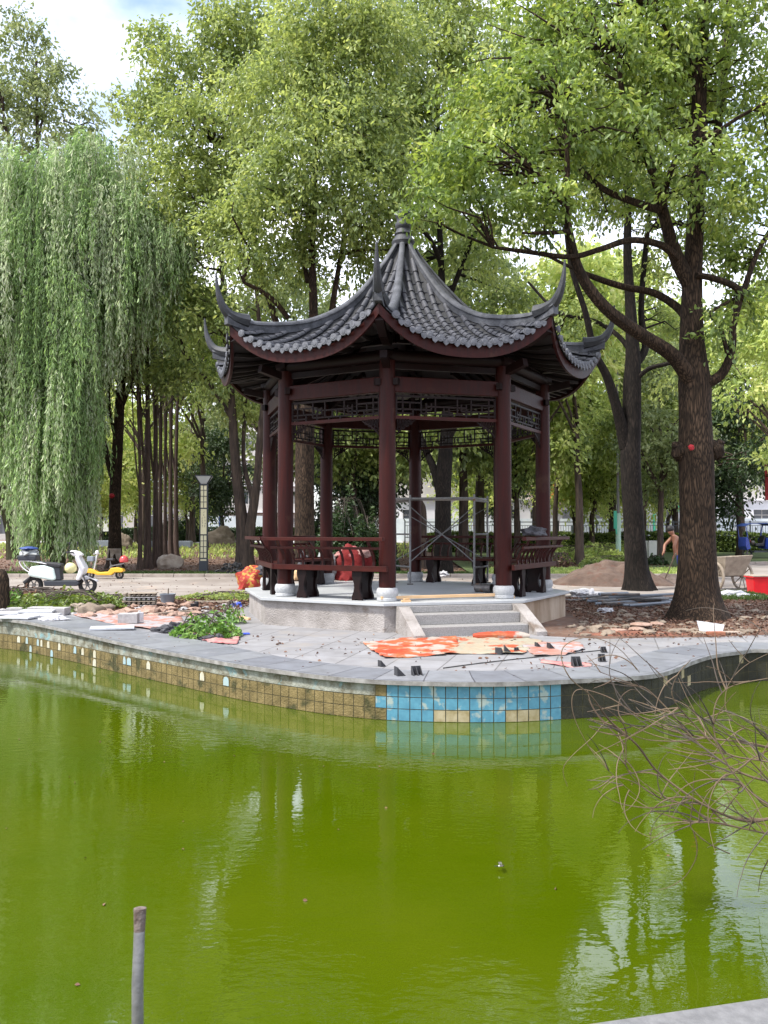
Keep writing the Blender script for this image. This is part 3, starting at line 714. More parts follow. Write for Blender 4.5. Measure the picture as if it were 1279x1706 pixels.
for k in range(8):
    mb = MB(); grid(mb, k, .1, RO - .03, 34, 24, -.02)
    pan = mb.build('tiled_slope', M['roof_gap'], roof, smooth=True)
    rows = MB(); ends = MB(); sp = .168; nrow = 16; seg = .17
    for j in range(nrow):
        l = (j - (nrow - 1) / 2) * sp
        rmin = abs(l) / S8 + .10; ro = RO
        if rmin > ro - .12: continue
        nseg = max(2, int(round((ro - rmin) / seg))); NS = 6
        for i in range(nseg):
            ra = rmin + (ro - rmin) * i / nseg; rb = rmin + (ro - rmin) * (i + 1.08) / nseg
            if i == nseg - 1: rb = ro
            pa = RP(k, ra, l / (ra * S8)); pb_ = RP(k, rb, l / (rb * S8))
            d = (pb_ - pa).normalized(); sdv = tanv(mid[k]); up = sdv.cross(d).normalized()
            if up.z < 0: up = -up
            vs = []
            for (p, r_, lift) in ((pa, .045, .0), (pb_, .053, .010)):
                for m_ in range(NS + 1):
                    a_ = math.pi * m_ / NS; vs.append(p + sdv * (math.cos(a_) * r_) + up * (math.sin(a_) * r_ * 1.05 + lift - .012))
            rows.add(vs, [(m_, m_ + 1, NS + 2 + m_, NS + 1 + m_) for m_ in range(NS)] + [tuple(range(NS + 1, 2 * NS + 2))])
            # pan-tile lips between the cover rows
            if j < nrow - 1:
                l2 = l + sp / 2
                if abs(l2) / S8 + .08 < rb:
                    q = RP(k, rb, l2 / (rb * S8)); w_ = sp / 2 - .035
                    rows.bar(q - sdv * w_ + up * (-.010), q + sdv * w_ + up * (-.010), .02, .024, up=up)
        # round end disk
        pe = RP(k, ro, l / (ro * S8)); pi_ = RP(k, ro - .1, l / ((ro - .1) * S8)); d = (pe - pi_).normalized()
        up = tanv(mid[k]).cross(d).normalized(); up = up if up.z > 0 else -up
        c = pe + up * .012; hd = Vector((d.x, d.y, 0)).normalized()
        ends.tube([c - hd * .01, c + hd * .022], .056, 14)
        ends.tube([c + hd * .022, c + hd * .028], [.040, .034], 12)
        if j < nrow - 1:
            l2 = l + sp / 2
            if abs(l2) < ro * S8:
                q = RP(k, ro, l2 / (ro * S8)) + hd * .005; sdv = tanv(mid[k]); w_ = .05
                poly = [q - sdv * w_, q + sdv * w_, q + sdv * w_ * .8 + Vector((0, 0, -.05)), q + Vector((0, 0, -.085)), q - sdv * w_ * .8 + Vector((0, 0, -.05))]
                ends.plate(poly, hd * .015)
    rows.build('cover_tiles', M['tile_roof'], pan, smooth=True)
    ends.build('eave_tile_ends', M['tile_end'], pan, smooth=False)
    # fascia following the eave curve
    mb = MB(); ns = 28
    for j in range(ns + 1):
        s = -1 + 2 * j / ns
        o = RP(k, RO - .05, s); i_ = RP(k, RO - .10, s); dp = .20 + .02 * (1 - s * s)
        for v in (o + Vector((0, 0, -.045)), o + Vector((0, 0, -dp)), i_ + Vector((0, 0, -dp)), i_ + Vector((0, 0, -.045))): mb.v.append(tuple(v))
    for j in range(ns):
        for q in range(4):
            a = j * 4 + q; b = j * 4 + (q + 1) % 4; mb.f.append((a, b, b + 4, a + 4)); mb.m.append(0)
    mb.build('eave_board', M['wood'], pan)
    # underside and rafters
    mb = MB(); grid(mb, k, .12, RO - .07, 20, 16, 0, flip=True, dzf=lambda r: -.13)
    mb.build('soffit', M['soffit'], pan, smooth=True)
    mb = MB()
    for j in range(12):
        s = -.92 + 1.84 * j / 11
        pts = [RP(k, r_, s * (1.0), -.165) for r_ in (2.0, 2.4, 2.8, 3.1, 3.38)]
        for a, b in zip(pts[:-1], pts[1:]): mb.bar(a, b, .05, .05)
    mb.build('rafter', M['soffit'], pan)
    # ridge
    pts = []; rs = []
    for i in range(30):
        rho = .10 + (3.52 - .10) * i / 29; d = dirv(cor[k]) * rho * (1 + .02 * ss(2.4, 3.5, rho)); pts.append(Vector((d.x, d.y, lerp_t(ZR, rho))))
    mb = MB(); sdv = tanv(cor[k]); vs = []
    prof = [(-.055, -.05), (-.055, .065), (-.075, .07), (-.070, .10), (-.04, .135), (0, .145), (.04, .135), (.070, .10), (.075, .07), (.055, .065), (.055, -.05)]
    for i, p in enumerate(pts):
        sc_ = .62 + .38 * min(1, i / 8)
        for (a, b) in prof: vs.append(p + sdv * a * sc_ + Vector((0, 0, b * sc_)))
    m_ = len(prof)
    mb.add(vs, [(i * m_ + j, i * m_ + (j + 1) % m_, (i + 1) * m_ + (j + 1) % m_, (i + 1) * m_ + j) for i in range(29) for j in range(m_)] + [tuple(range(m_ - 1, -1, -1)), tuple(range(29 * m_, 30 * m_))])
    rg = mb.build('ridge', M['ridge'], roof, smooth=True)
    mb = MB(); d = dirv(cor[k]); zb = lerp_t(ZR, 3.5)
    hp = [(3.22, .05), (3.40, .07), (3.56, .13), (3.66, .25), (3.72, .40), (3.75, .56), (3.765, .72)]
    hp = catmull([Vector((d.x * a, d.y * a, zb + b)) for a, b in hp], 4)
    rs = [(.115 * (1 - (i / (len(hp) - 1)) ** .85) + .012) for i in range(len(hp))]
    mb.tube(hp, rs, 8)
    hn = mb.build('ridge_horn', M['horn'], rg, smooth=True)
    mb = MB()                                    # hip rafter under the corner
    hp2 = [Vector((d.x * a, d.y * a, z)) for a, z in ((1.2, 5.15), (2.0, 4.72), (2.5, 4.42), (3.0, 4.44), (3.45, 4.58))]
    for a, b in zip(hp2[:-1], hp2[1:]): mb.bar(a, b, .12, .16)
    mb.build('hip_rafter', M['wood_dark'], pan)
mb = MB(); mb.lathe([(.20, 6.72), (.22, 6.80), (.17, 6.88), (.145, 6.92), (.165, 6.95), (.14, 6.99), (.125, 7.04), (.15, 7.08), (.15, 7.14), (.12, 7.18), (.12, 7.24), (.15, 7.28), (.15, 7.34), (.10, 7.38), (.005, 7.40)], 24)
mb.build('finial', M['horn'], roof, smooth=True)
# inner ring and cross beams
mb = MB()
for k in range(8):
    beam_between(mb, k, 1.25, 4.75, .10, .16)
    p = dirv(cor[k]); mb.bar(p * 2.45 + Vector((0, 0, 4.0)), p * 1.2 + Vector((0, 0, 4.55)), .07, .11)
mb.build('inner_beam', M['wood_dark'], pav)
# ================================================================ trees
rg_ = np.random.default_rng(11)
def leaf_obj(name, C, size, m, parent, clump=None, droop=0.35, aspect=0.46, seed=0, dirs=None, loc=None):
    """C: n x 3 leaf positions; every leaf a folded pointed blade"""
    g = np.random.default_rng(seed); n = len(C)
    d = g.normal(size=(n, 3)); d[:, 2] = d[:, 2] * .55 - droop
    if dirs is not None: d = dirs
    d /= np.linalg.norm(d, axis=1)[:, None]
    up = g.normal(size=(n, 3)) * .8; up[:, 2] += .75
    s = np.cross(d, up); s /= np.linalg.norm(s, axis=1)[:, None] + 1e-9
    nn = np.cross(s, d)
    Ls = size * g.uniform(.65, 1.3, n)[:, None]; Wd = Ls * aspect * .5
    V = np.empty((n, 6, 3), dtype=np.float32)
    V[:, 0] = C - d * Ls * .5
    V[:, 1] = C - d * Ls * .12 + s * Wd + nn * Ls * .07
    V[:, 2] = C + d * Ls * .22 + s * Wd * .8 + nn * Ls * .05
    V[:, 3] = C + d * Ls * .5 - nn * Ls * .12
    V[:, 4] = C + d * Ls * .22 - s * Wd * .8 + nn * Ls * .05
    V[:, 5] = C - d * Ls * .12 - s * Wd + nn * Ls * .07
    me = bpy.data.meshes.new(name); me.vertices.add(n * 6); me.vertices.foreach_set('co', V.reshape(-1))
    base = (np.arange(n) * 6)[:, None]
    q = np.concatenate([base + np.array([0, 1, 2, 3]), base + np.array([0, 3, 4, 5])], axis=1).reshape(-1)
    me.loops.add(n * 8); me.loops.foreach_set('vertex_index', q.astype(np.int32))
    me.polygons.add(n * 2); me.polygons.foreach_set('loop_start', (np.arange(n * 2) * 4).astype(np.int32))
    me.update(calc_edges=True); me.validate()
    r = g.normal(.42, .2, n)
    if clump is not None: r = r * .55 + clump * .55 - .02
    a = me.attributes.new('rnd', 'FLOAT', 'POINT'); a.data.foreach_set('value', np.repeat(np.clip(r, 0, 1), 6).astype(np.float32))
    me.materials.append(m)
    o = bpy.data.objects.new(name, me); COL.objects.link(o)
    if parent is not None: o.parent = parent
    if loc is not None: o.location = loc
    return o
def crown_points(lobes, dens, g, cl_r=.32, per=34, shell=.45, leaf=.1):
    """lobes: (centre, (rx, ry, rz)); returns leaf positions, clump value, clump centres"""
    P_, K_, CC, D_ = [], [], [], []
    for c, r in lobes:
        c = np.array(c); r = np.array(r, dtype=float)
        nc = max(6, int(dens * math.pi * r[0] * r[2] / (leaf * leaf * .29 * per)))
        v = g.normal(size=(nc, 3)); v /= np.linalg.norm(v, axis=1)[:, None]
        rad = g.uniform(shell ** 3, 1.0, nc) ** (1 / 3.0)
        # uneven outline: skip parts of the shell, push others out
        k = 1 + .28 * np.sin(v[:, 0] * 5 + c[0] * 3) * np.cos(v[:, 2] * 6 + c[1]) + .14 * g.normal(size=nc)
        cc = c + v * r * (rad * k)[:, None]
        keep = g.random(nc) > .12; cc = cc[keep]
        CC.append(cc); nc = len(cc)
        kk = g.random(nc)
        off = g.normal(size=(nc, per, 3)) * np.array([cl_r, cl_r, cl_r * .62]) * g.uniform(.6, 1.25, nc)[:, None, None]
        # every clump is a drooping spray: points lie along an outward axis, leaves point outward and down
        ax = v[keep] * .8 + g.normal(size=(nc, 3)) * .5; ax[:, 2] -= .15; ax /= np.linalg.norm(ax, axis=1)[:, None]
        al = g.uniform(-1, 1, (nc, per, 1)) * cl_r * 1.5
        off = off * .62 + ax[:, None, :] * al; off[:, :, 2] -= (al[:, :, 0] + cl_r) ** 2 * .35 / max(cl_r, .1) * .3
        dd = off / (np.linalg.norm(off, axis=2)[:, :, None] + 1e-6) * .5 + ax[:, None, :] * .5 + g.normal(size=(nc, per, 3)) * .5; dd[:, :, 2] -= .45
        D_.append(dd.reshape(-1, 3))
        P_.append((cc[:, None, :] + off).reshape(-1, 3)); K_.append(np.repeat(kk, per))
    return np.concatenate(P_), np.concatenate(K_), np.concatenate(CC), np.concatenate(D_)
def limb(mb, pts, rad, g=None, n=10, wob=.15, sm=5):
    p = catmull(pts, sm); r = resamp(rad, sm)
    mb.tube(p, r, n, wob=wob)
    return p
def twigs(mb, lobes, CC, skel, g, num, r0=.03):
    if not skel or num <= 0: return
    S = np.array([tuple(p) for p in skel]); idx = g.choice(len(CC), min(num, len(CC)), replace=False)
    for i in idx:
        e = CC[i]; dd = np.linalg.norm(S - e, axis=1); pen = dd + np.maximum(0, S[:, 2] - e[2]) * .6
        s = S[int(np.argmin(pen))]; ln = np.linalg.norm(e - s)
        if ln < .2 or ln > 3.0: continue
        if s[2] > S[:, 2].max() * .93: continue
        m1 = s + (e - s) * .35 + g.normal(size=3) * .09 * ln + np.array([0, 0, .06 * ln]); m2 = s + (e - s) * .7 + g.normal(size=3) * .08 * ln
        k = min(1.0, ln / 2)
        mb.tube([Vector(s), Vector(m1), Vector(m2), Vector(e)], [r0 * k + .008, r0 * .7 * k + .006, r0 * .4 * k + .004, .004], 4, caps=False)
def tree(name, label, base, paths, lobes, lm, bm_, leaf=.10, dens=1.0, per=34, cl=.32, tw=120, seed=1, group=None, cat='tree', droop=.35, shell=.45, flare=1.0, r0=.03, extra=None, nseg=12):
    """paths: [(points, radii)], world space; lobes world space"""
    g = np.random.default_rng(seed); base = Vector(base)
    root = thing(name, label, cat, base, 0, group); mb = MB(); skel = []
    for i, (pts, rad) in enumerate(paths):
        pts = [Vector(p) - base for p in pts]
        if i == 0 and flare > 1:
            p = catmull(pts, 6); r = resamp(rad, 6)
            k = len(p); vs = []; nsg = 26
            # trunk with root flare and ribs
            u0 = None; b0 = len(mb.v)
            for a, q in enumerate(p):
                h = max(0, q.z)
                fl = 1 + (flare - 1) * math.exp(-h / .28)
                for j in range(nsg):
                    an = 2 * math.pi * j / nsg
                    rib = 1 + (.05 + .16 * math.exp(-h / .3)) * noise.noise(Vector((math.cos(an) * 2.2 + seed, math.sin(an) * 2.2, q.z * .55))) + .05 * math.sin(an * 5 + seed) * math.exp(-h / .5)
                    rr = r[a] * fl * rib
                    mb.v.append((q.x + math.cos(an) * rr, q.y + math.sin(an) * rr, q.z))
            for a in range(k - 1):
                for j in range(nsg):
                    x = b0 + a * nsg + j; y = b0 + a * nsg + (j + 1) % nsg; mb.f.append((x, y, y + nsg, x + nsg)); mb.m.append(0)
            skel += p[len(p) // 3:]
        else:
            p = limb(mb, pts, rad, n=nseg if rad[0] > .08 else 8); skel += p[2 if i else len(p) // 3:]
    lob = [(tuple(Vector(c) - base), r) for c, r in lobes]
    PP, KK, CC, DD = crown_points(lob, dens, g, cl, per, shell, leaf)
    twigs(mb, lob, CC, skel, g, tw, r0)
    if extra: extra(mb, base)
    t = mb.build('trunk', bm_, root, smooth=True)
    leaf_obj('crown', PP, leaf, lm, root, KK, droop, seed=seed, dirs=DD)
    return root
def pxpath(pts, d, dd=0.0):                   # [(px, py, width_px[, depth])] -> points and radii
    out, rad = [], []
    k = len(pts)
    for i, q in enumerate(pts):
        dep = q[3] if len(q) > 3 else d + dd * i / max(1, k - 1)
        out.append(Q(q[0], q[1], dep)); rad.append(max(.008, q[2] * dep / F / 2))
    return out, rad
def pxlobes(ls, d):
    out = []
    for q in ls:
        px, py, dd, rx, rz = q; dep = d + dd; a = rx * dep / F; c = rz * dep / F
        out.append((Q(px, py, dep), (a, max(.7, min(a * .95, 2.6)), c)))
    return out
# ---- main camphor tree on the right
b = P(1160, 1031); d = b.y
tp = pxpath([(1160, 1034, 74), (1161, 960, 62), (1161, 860, 56), (1160, 760, 57), (1158, 690, 51), (1157, 640, 53), (1152, 570, 40), (1153, 480, 33), (1158, 380, 28), (1162, 260, 26), (1165, 150, 24), (1172, 20, 20), (1178, -160, 12)], d)
tp[0][0].z = -.15
L1 = pxpath([(1155, 640, 30), (1120, 592, 24), (1065, 556, 22), (1010, 515, 20), (968, 460, 18), (950, 400, 15), (943, 340, 12), (945, 250, 8), (935, 170, 5)], d - .1, -1.2)
L1b = pxpath([(948, 385, 8), (915, 388, 7), (870, 388, 4)], d - 1.0, -.5)
L1c = pxpath([(946, 350, 8), (925, 325, 6), (898, 292, 4)], d - 1.1, -.4)
L2 = pxpath([(1150, 545, 16), (1132, 515, 14), (1090, 488, 12), (1040, 478, 11), (995, 464, 10), (950, 445, 6), (900, 420, 4)], d + .1, .6)
L3 = pxpath([(1152, 480, 28), (1125, 425, 24), (1106, 360, 18), (1095, 310, 15), (1070, 245, 13), (1045, 200, 12), (1035, 150, 9), (1030, 80, 6)], d, -.9)
L3b = pxpath([(1100, 350, 14), (1060, 338, 12), (1010, 318, 10), (975, 290, 9), (955, 262, 6)], d - .4, .8)
L3c = pxpath([(1103, 345, 12), (1115, 290, 11), (1140, 250, 9), (1190, 222, 8), (1240, 190, 6), (1300, 160, 4)], d - .4, -.8)
L5 = pxpath([(1128, 430, 14), (1100, 408, 12), (1050, 400, 11), (1000, 415, 10), (950, 428, 9), (880, 420, 8), (822, 412, 5)], d - .2, -1.0)
L6 = pxpath([(1172, 640, 22), (1200, 625, 17), (1217, 590, 14), (1222, 540, 13), (1232, 495, 12), (1225, 478, 11), (1190, 464, 11), (1160, 458, 10)], d - .1, -.1)
L7 = pxpath([(1232, 500, 12), (1240, 480, 10), (1262, 420, 8), (1300, 350, 6), (1330, 260, 5)], d - .2, .4)
L8 = pxpath([(1212, 590, 8), (1200, 545, 7), (1185, 520, 5), (1240, 490, 3)], d - .2, .1)
L9 = pxpath([(1165, 180, 14), (1152, 100, 10), (1140, 82, 8), (1120, 70, 6), (1090, 10, 5)], d, -.7)
L10 = pxpath([(1160, 330, 14, d), (1190, 250, 14, d + .5), (1205, 130, 14, d + .9), (1212, 40, 12, d + 1.1), (1220, -80, 8, d + 1.3)], d)
KN = []
def knobs(mb, base):
    for (x, y, r) in ((1133, 752, .14), (1190, 752, .15), (1128, 745, .09), (1197, 742, .09)):
        c = Q(x, y, b.y - .05) - base; mb.blob(c, (r, r * .9, r * 1.15), x, .35, 1.6, 3)
ml = pxlobes([(830, 285, -1, 85, 75), (905, 180, -1, 110, 85), (800, 170, 0, 70, 65), (1000, 110, -.5, 120, 95), (1110, 60, -.5, 100, 90), (1230, 90, 0, 90, 90),
              (1060, 235, -1, 90, 55), (985, 290, .3, 75, 45), (775, 320, -1.2, 42, 42), (860, 370, -1, 70, 38), (770, 250, -1.4, 35, 45), (1230, 300, -.8, 75, 70), (1250, 420, .3, 60, 55),
              (1120, 170, .8, 90, 70), (900, 60, .5, 110, 80), (1000, 0, 0, 120, 80), (1180, -40, 0, 130, 80), (1200, 545, -.4, 30, 28), (1235, 500, .2, 45, 35), (1185, 400, .8, 45, 40), (1070, 330, .8, 55, 35),
              (920, 330, -1.3, 55, 40), (1150, 300, -1.2, 50, 40), (1290, 200, -.5, 60, 80), (705, 335, -1.6, 42, 24), (735, 270, -1.4, 50, 50)], d)
main_tree = tree('camphor_tree', 'massive camphor tree with furrowed bark and a red dot on its trunk', b,
     [tp, L1, L1b, L1c, L2, L3, L3b, L3c, L5, L6, L7, L8, L9, L10], ml, M['leaf_main'], M['bark_main'], leaf=.11, dens=3.6, per=34, cl=.19, tw=300, seed=3, flare=1.55, r0=.028, extra=knobs, droop=.5)
mb = MB(); c = Q(1152, 745, b.y - .36) - b; mb.blob(c + Vector((0, .02, 0)), (.05, .02, .045), 7, .45, 2.0, 3); mb.build('painted_dot', M['red_paint'], main_tree)
# ---- second tree, slender dark trunk
b2 = P(1064, 984); d2 = b2.y
t2 = pxpath([(1066, 990, 46), (1060, 940, 36), (1055, 860, 33), (1050, 770, 33), (1052, 700, 31), (1053, 640, 30), (1054, 590, 24), (1050, 510, 18), (1045, 420, 14), (1046, 330, 11), (1040, 220, 8)], d2)
t2[0][0].z = -.1
s1 = pxpath([(1043, 745, 24), (1030, 690, 18), (1012, 630, 15), (990, 585, 12), (975, 520, 10), (950, 440, 8), (940, 350, 6)], d2, -1)
s2 = pxpath([(1054, 610, 18), (1075, 580, 12), (1068, 520, 10), (1075, 420, 9), (1085, 330, 7), (1090, 220, 5)], d2, .6)
s3 = pxpath([(1052, 640, 8), (1080, 615, 8), (1115, 605, 7), (1150, 590, 5)], d2, -.8)
s4 = pxpath([(1052, 590, 8), (1030, 560, 8), (990, 535, 7), (930, 520, 5), (880, 470, 4)], d2, .8)
tree('camphor_tree', 'dark slender trunk that forks, standing behind the sand heap right of the pavilion', b2, [t2, s1, s2, s3, s4],
     pxlobes([(1040, 300, 0, 120, 80), (940, 250, 1, 90, 70), (1130, 250, 1, 80, 80), (1000, 180, 1, 130, 80), (880, 330, 1.5, 70, 50), (1120, 150, 1, 110, 80), (900, 120, 1.5, 100, 80), (960, 520, .8, 45, 30), (1090, 440, .6, 45, 35), (1120, 540, .8, 35, 30), (1120, 630, .5, 40, 25), (1190, 360, 1, 60, 60), (900, 560, 1.5, 50, 30)], d2),
     M['leaf_mid'], M['bark_dark'], leaf=.13, dens=3.4, per=34, cl=.24, tw=150, seed=8, flare=1.25, r0=.04)
# ---- big trees behind and around the pavilion: the canopy mass
def mass(name, label, px, py, trunk, limbs, lobes, lm, bmk, leaf, dens, seed, depth=None, tw=90, flare=1.25, group=None, per=34, cl=.34, extra=None, shell=.45):
    bb = P(px, py)
    if depth: bb = Q(px, py, depth); bb.z = gz(bb.x, bb.y)
    dd = bb.y; tr = pxpath(trunk, dd); tr[0][0].x, tr[0][0].y, tr[0][0].z = bb.x, bb.y, gz(bb.x, bb.y) - .15
    return tree(name, label, bb, [tr] + [pxpath(l, dd, o) for l, o in limbs], pxlobes(lobes, dd), lm, bmk, leaf=leaf, dens=dens, per=per, cl=cl, tw=tw, seed=seed, flare=flare, r0=.05, group=group, extra=extra, shell=shell)
mass('camphor_tree', 'thick trunked tree seen through the left bay of the pavilion', 507, 940,
     [(507, 950, 38), (507, 880, 33), (507, 800, 31), (508, 740, 32), (512, 690, 26), (520, 600, 20), (522, 520, 15), (520, 420, 11), (525, 300, 8), (530, 150, 6)],
     [([(508, 720, 20), (480, 640, 14), (460, 540, 11), (440, 470, 9), (420, 380, 6)], 1), ([(515, 640, 14), (545, 560, 12), (560, 470, 9), (580, 350, 6), (600, 220, 5)], 1), ([(480, 530, 8), (450, 495, 9), (405, 470, 5)], -1), ([(512, 470, 8), (500, 400, 7), (470, 300, 5)], 1)],
     [(470, 150, 0, 100, 80), (560, 110, 0, 100, 90), (520, 260, -1, 110, 85), (600, 200, 0, 95, 80), (450, 340, -1, 85, 70), (565, 350, -.5, 90, 60), (430, 440, -.5, 60, 45), (620, 60, .5, 90, 80), (640, 300, 0, 70, 60), (500, 420, .5, 60, 45), (600, 430, 1, 60, 40), (540, 30, 0, 90, 60), (660, 380, 0, 50, 30), (385, 380, 0, 55, 50)],
     M['leaf_mid'], M['bark_main'], .16, 4.6, 21, depth=25.5, tw=160)
mass('camphor_tree', 'tree with twin stems parting at the base, left of the pavilion benches', 408, 936,
     [(408, 940, 34), (406, 900, 26), (402, 860, 20), (395, 800, 17), (390, 740, 16), (385, 660, 12), (375, 560, 10), (370, 450, 8), (360, 300, 6), (350, 120, 4)],
     [([(410, 930, 26), (418, 870, 16), (428, 800, 13), (432, 740, 12), (440, 640, 9), (430, 520, 7), (420, 400, 6)], -1), ([(425, 840, 10), (412, 800, 8), (405, 750, 7), (410, 650, 5)], .5), ([(388, 700, 8), (350, 640, 7), (310, 590, 5), (290, 520, 4)], 1)],
     [(355, 100, 0, 65, 60), (290, 130, 0, 55, 60), (400, 60, 0, 55, 70), (260, 200, 0, 60, 50), (340, 220, -1, 100, 70), (300, 310, -1, 85, 60), (380, 320, 0, 85, 65), (340, 420, 0, 80, 60), (310, 520, -.5, 70, 55), (390, 520, 0, 60, 45), (380, 620, 0, 60, 45), (300, 620, 1, 55, 45), (435, 200, 1, 90, 80), (460, 70, 1, 70, 55), (410, 690, 1, 45, 30), (355, 30, 0, 40, 45), (265, 70, 0, 35, 40)],
     M['leaf_mid'], M['bark_far'], .19, 4.0, 22, depth=31, tw=160, cl=.36)
mass('camphor_tree', 'broad dark tree seen past the scaffold between the two right-hand columns', 738, 915,
     [(738, 925, 32), (738, 850, 26), (740, 780, 26), (745, 700, 20), (742, 600, 15), (735, 450, 11), (730, 300, 8), (730, 100, 5)],
     [([(735, 830, 16), (722, 780, 13), (705, 740, 10), (690, 680, 8), (680, 600, 6)], .6), ([(742, 740, 13), (765, 690, 11), (790, 620, 9), (800, 520, 6)], -1), ([(740, 520, 9), (770, 440, 8), (800, 370, 6)], 0), ([(738, 450, 9), (710, 390, 8), (650, 360, 6), (600, 370, 4)], -3)],
     [(700, 90, 0, 100, 85), (740, 220, 0, 100, 85), (680, 280, -1, 80, 60), (790, 60, 1, 90, 80), (640, 200, 0, 80, 80), (800, 420, 0, 60, 50), (700, 440, 1.5, 50, 40), (820, 200, 2, 80, 80), (770, 510, 2, 60, 35), (690, -20, 0, 100, 60), (860, 500, 2, 55, 40), (730, 350, 1, 70, 40)],
     M['leaf_mid'], M['bark_dark'], .18, 4.2, 23, depth=29, tw=130, cl=.34)
# tree with the red dot and pale foot
def rd(mb, base): pass
t = mass('camphor_tree', 'tree with pale painted foot and red ball on its trunk, behind the yellow scooter', 191, 928,
     [(191, 935, 28), (191, 900, 21), (191, 850, 19), (193, 790, 19), (197, 720, 17), (200, 660, 15), (205, 600, 12), (205, 520, 9), (200, 400, 6), (195, 300, 4)],
     [([(190, 800, 13), (178, 760, 11), (170, 720, 9), (165, 660, 8), (150, 600, 6)], .5), ([(198, 690, 9), (222, 620, 8), (240, 540, 6), (250, 440, 4)], .5), ([(196, 740, 6), (183, 690, 6), (180, 620, 5)], -.5)],
     [(180, 560, 0, 60, 45), (230, 500, 0, 60, 55), (250, 400, 0, 60, 50), (200, 320, 1, 60, 60), (230, 260, 1, 55, 50), (150, 450, 1, 60, 60), (240, 610, 0, 40, 35), (165, 640, 0, 35, 28), (215, 180, 1, 32, 28)],
     M['leaf_grey'], M['bark_main'], .20, 2.6, 24, depth=33, tw=110, cl=.36)
mb = MB(); bb = t.location; c = Q(186, 826, bb.y - .28) - bb; mb.blob(c, (.10, .10, .10), 4, .12, 2, 3); mb.build('red_ball', M['red_paint'], t, smooth=True)
mb = MB(); mb.tube([(0, 0, -.05), (0, 0, .25), (0, 0, .8)], [.40, .30, .275], 24, wob=.15); mb.build('painted_foot', M['whitewash'], t, smooth=True)
# tree rising behind the willow at the top left
mass('tall_tree', 'tall grey-green tree rising behind the willow at the top left', 60, 903,
     [(60, 905, 14), (60, 800, 12), (62, 600, 10), (62, 400, 8), (62, 240, 6), (60, 100, 4)],
     [([(62, 400, 6), (100, 300, 5), (130, 210, 3)], 1), ([(62, 350, 6), (20, 260, 5), (0, 150, 3)], -1), ([(62, 240, 4), (85, 130, 3)], 0)],
     [(45, 75, 0, 48, 48), (10, 120, 0, 55, 60), (75, 150, 0, 50, 45), (40, 215, 0, 90, 60), (125, 200, 0, 45, 40), (150, 260, -1, 50, 45), (60, 300, 0, 90, 60), (170, 320, 0, 60, 50), (-40, 200, 0, 80, 90), (105, 110, 0, 25, 28), (30, 30, 0, 28, 24)],
     M['leaf_grey'], M['bark_far'], .25, 2.4, 25, depth=44, tw=100, cl=.42)
# ---- the group of straight reddish trunks
cl_lab = ['first slim stem of the straight red-brown row, leaning left of the lamp post', 'second stem of the red-brown row, split low down', 'third and thickest stem of the red-brown row', 'fourth stem of the red-brown row, close behind the thickest', 'fifth stem of the red-brown row, half hidden', 'sixth stem of the red-brown row, thin and upright', 'last stem of the red-brown row, nearest the lamp post']
stems = [(233, 934, 6, 32, 226), (246, 931, 10, 33, 245), (259, 926, 9, 34, 259), (267, 920, 7, 36, 270), (275, 918, 6, 37, 280), (284, 915, 7, 38.5, 288), (293, 913, 7, 40, 300)]
for i, (x, y, w, dep, xt) in enumerate(stems):
    mass('conifer_tree', cl_lab[i], x, y,
         [(x, y + 4, w * 1.5), (x, y - 60, w), (x, y - 150, w * .85), ((x + xt) / 2, y - 270, w * .75), (xt, y - 400, w * .55), (xt, 400, w * .3), (xt, 300, w * .15)],
         [([((x + xt) / 2, y - 230, 4), (x + (-1) ** i * 30, y - 290, 3), (x + (-1) ** i * 55, y - 330, 2)], .8), ([(x, y - 110, w * .5), (x - 9, y - 190, w * .45), (x - 14, y - 330, w * .3), (x - 12, 430, 2)], -.4)],
         [(xt - 10 + 8 * i, 600 - 12 * i, 0, 34, 36), (xt + 12 - 6 * i, 500 + 10 * i, 0, 38, 45), (xt, 390, 0, 40, 50)],
         M['leaf_mid'] if i % 2 else M['leaf_grey'], M['bark_red'], .20, 1.9, 40 + i, depth=dep, tw=30, cl=.36, flare=1.5, group='row of straight red-brown stems')
# ---- background tree kinds, copied
def generic(name, label, h, cw, lm, bmk, leaf, seed, fork=.35, dens=3.6, r=.15, low=.36, cl=.42):
    g = random.Random(seed); base = Vector((0, 0, 0)); paths = [([Vector((0, 0, -.3)), Vector((g.uniform(-.1, .1), 0, h * .2)), Vector((g.uniform(-.2, .2), .1, h * fork)), Vector((g.uniform(-.4, .4), 0, h * .7)), Vector((0, 0, h * .93))], [r * 1.25, r, r * .8, r * .45, r * .12])]
    for i in range(6):
        a = g.uniform(0, 6.28); z = h * g.uniform(fork * .8, .62); l = cw * g.uniform(.55, .9)
        paths.append(([Vector((0, 0, z)), Vector((math.cos(a) * l * .4, math.sin(a) * l * .4, z + h * .12)), Vector((math.cos(a) * l, math.sin(a) * l, z + h * g.uniform(.2, .32)))], [r * .5, r * .32, r * .08]))
    lobes = []
    for i in range(13):
        a = g.uniform(0, 6.28); t = g.uniform(low, .97); w = cw * math.sin(math.pi * min(.93, max(.12, (t - low * .7) / (1 - low * .7)))) * g.uniform(.35, .75)
        rr = cw * g.uniform(.30, .46); lobes.append((Vector((math.cos(a) * w, math.sin(a) * w, h * t)), (rr, rr, rr * .75)))
    return tree(name, label, base, paths, lobes, lm, bmk, leaf=leaf, dens=dens, per=28, cl=cl, tw=50, seed=seed, flare=1.3, r0=.05)
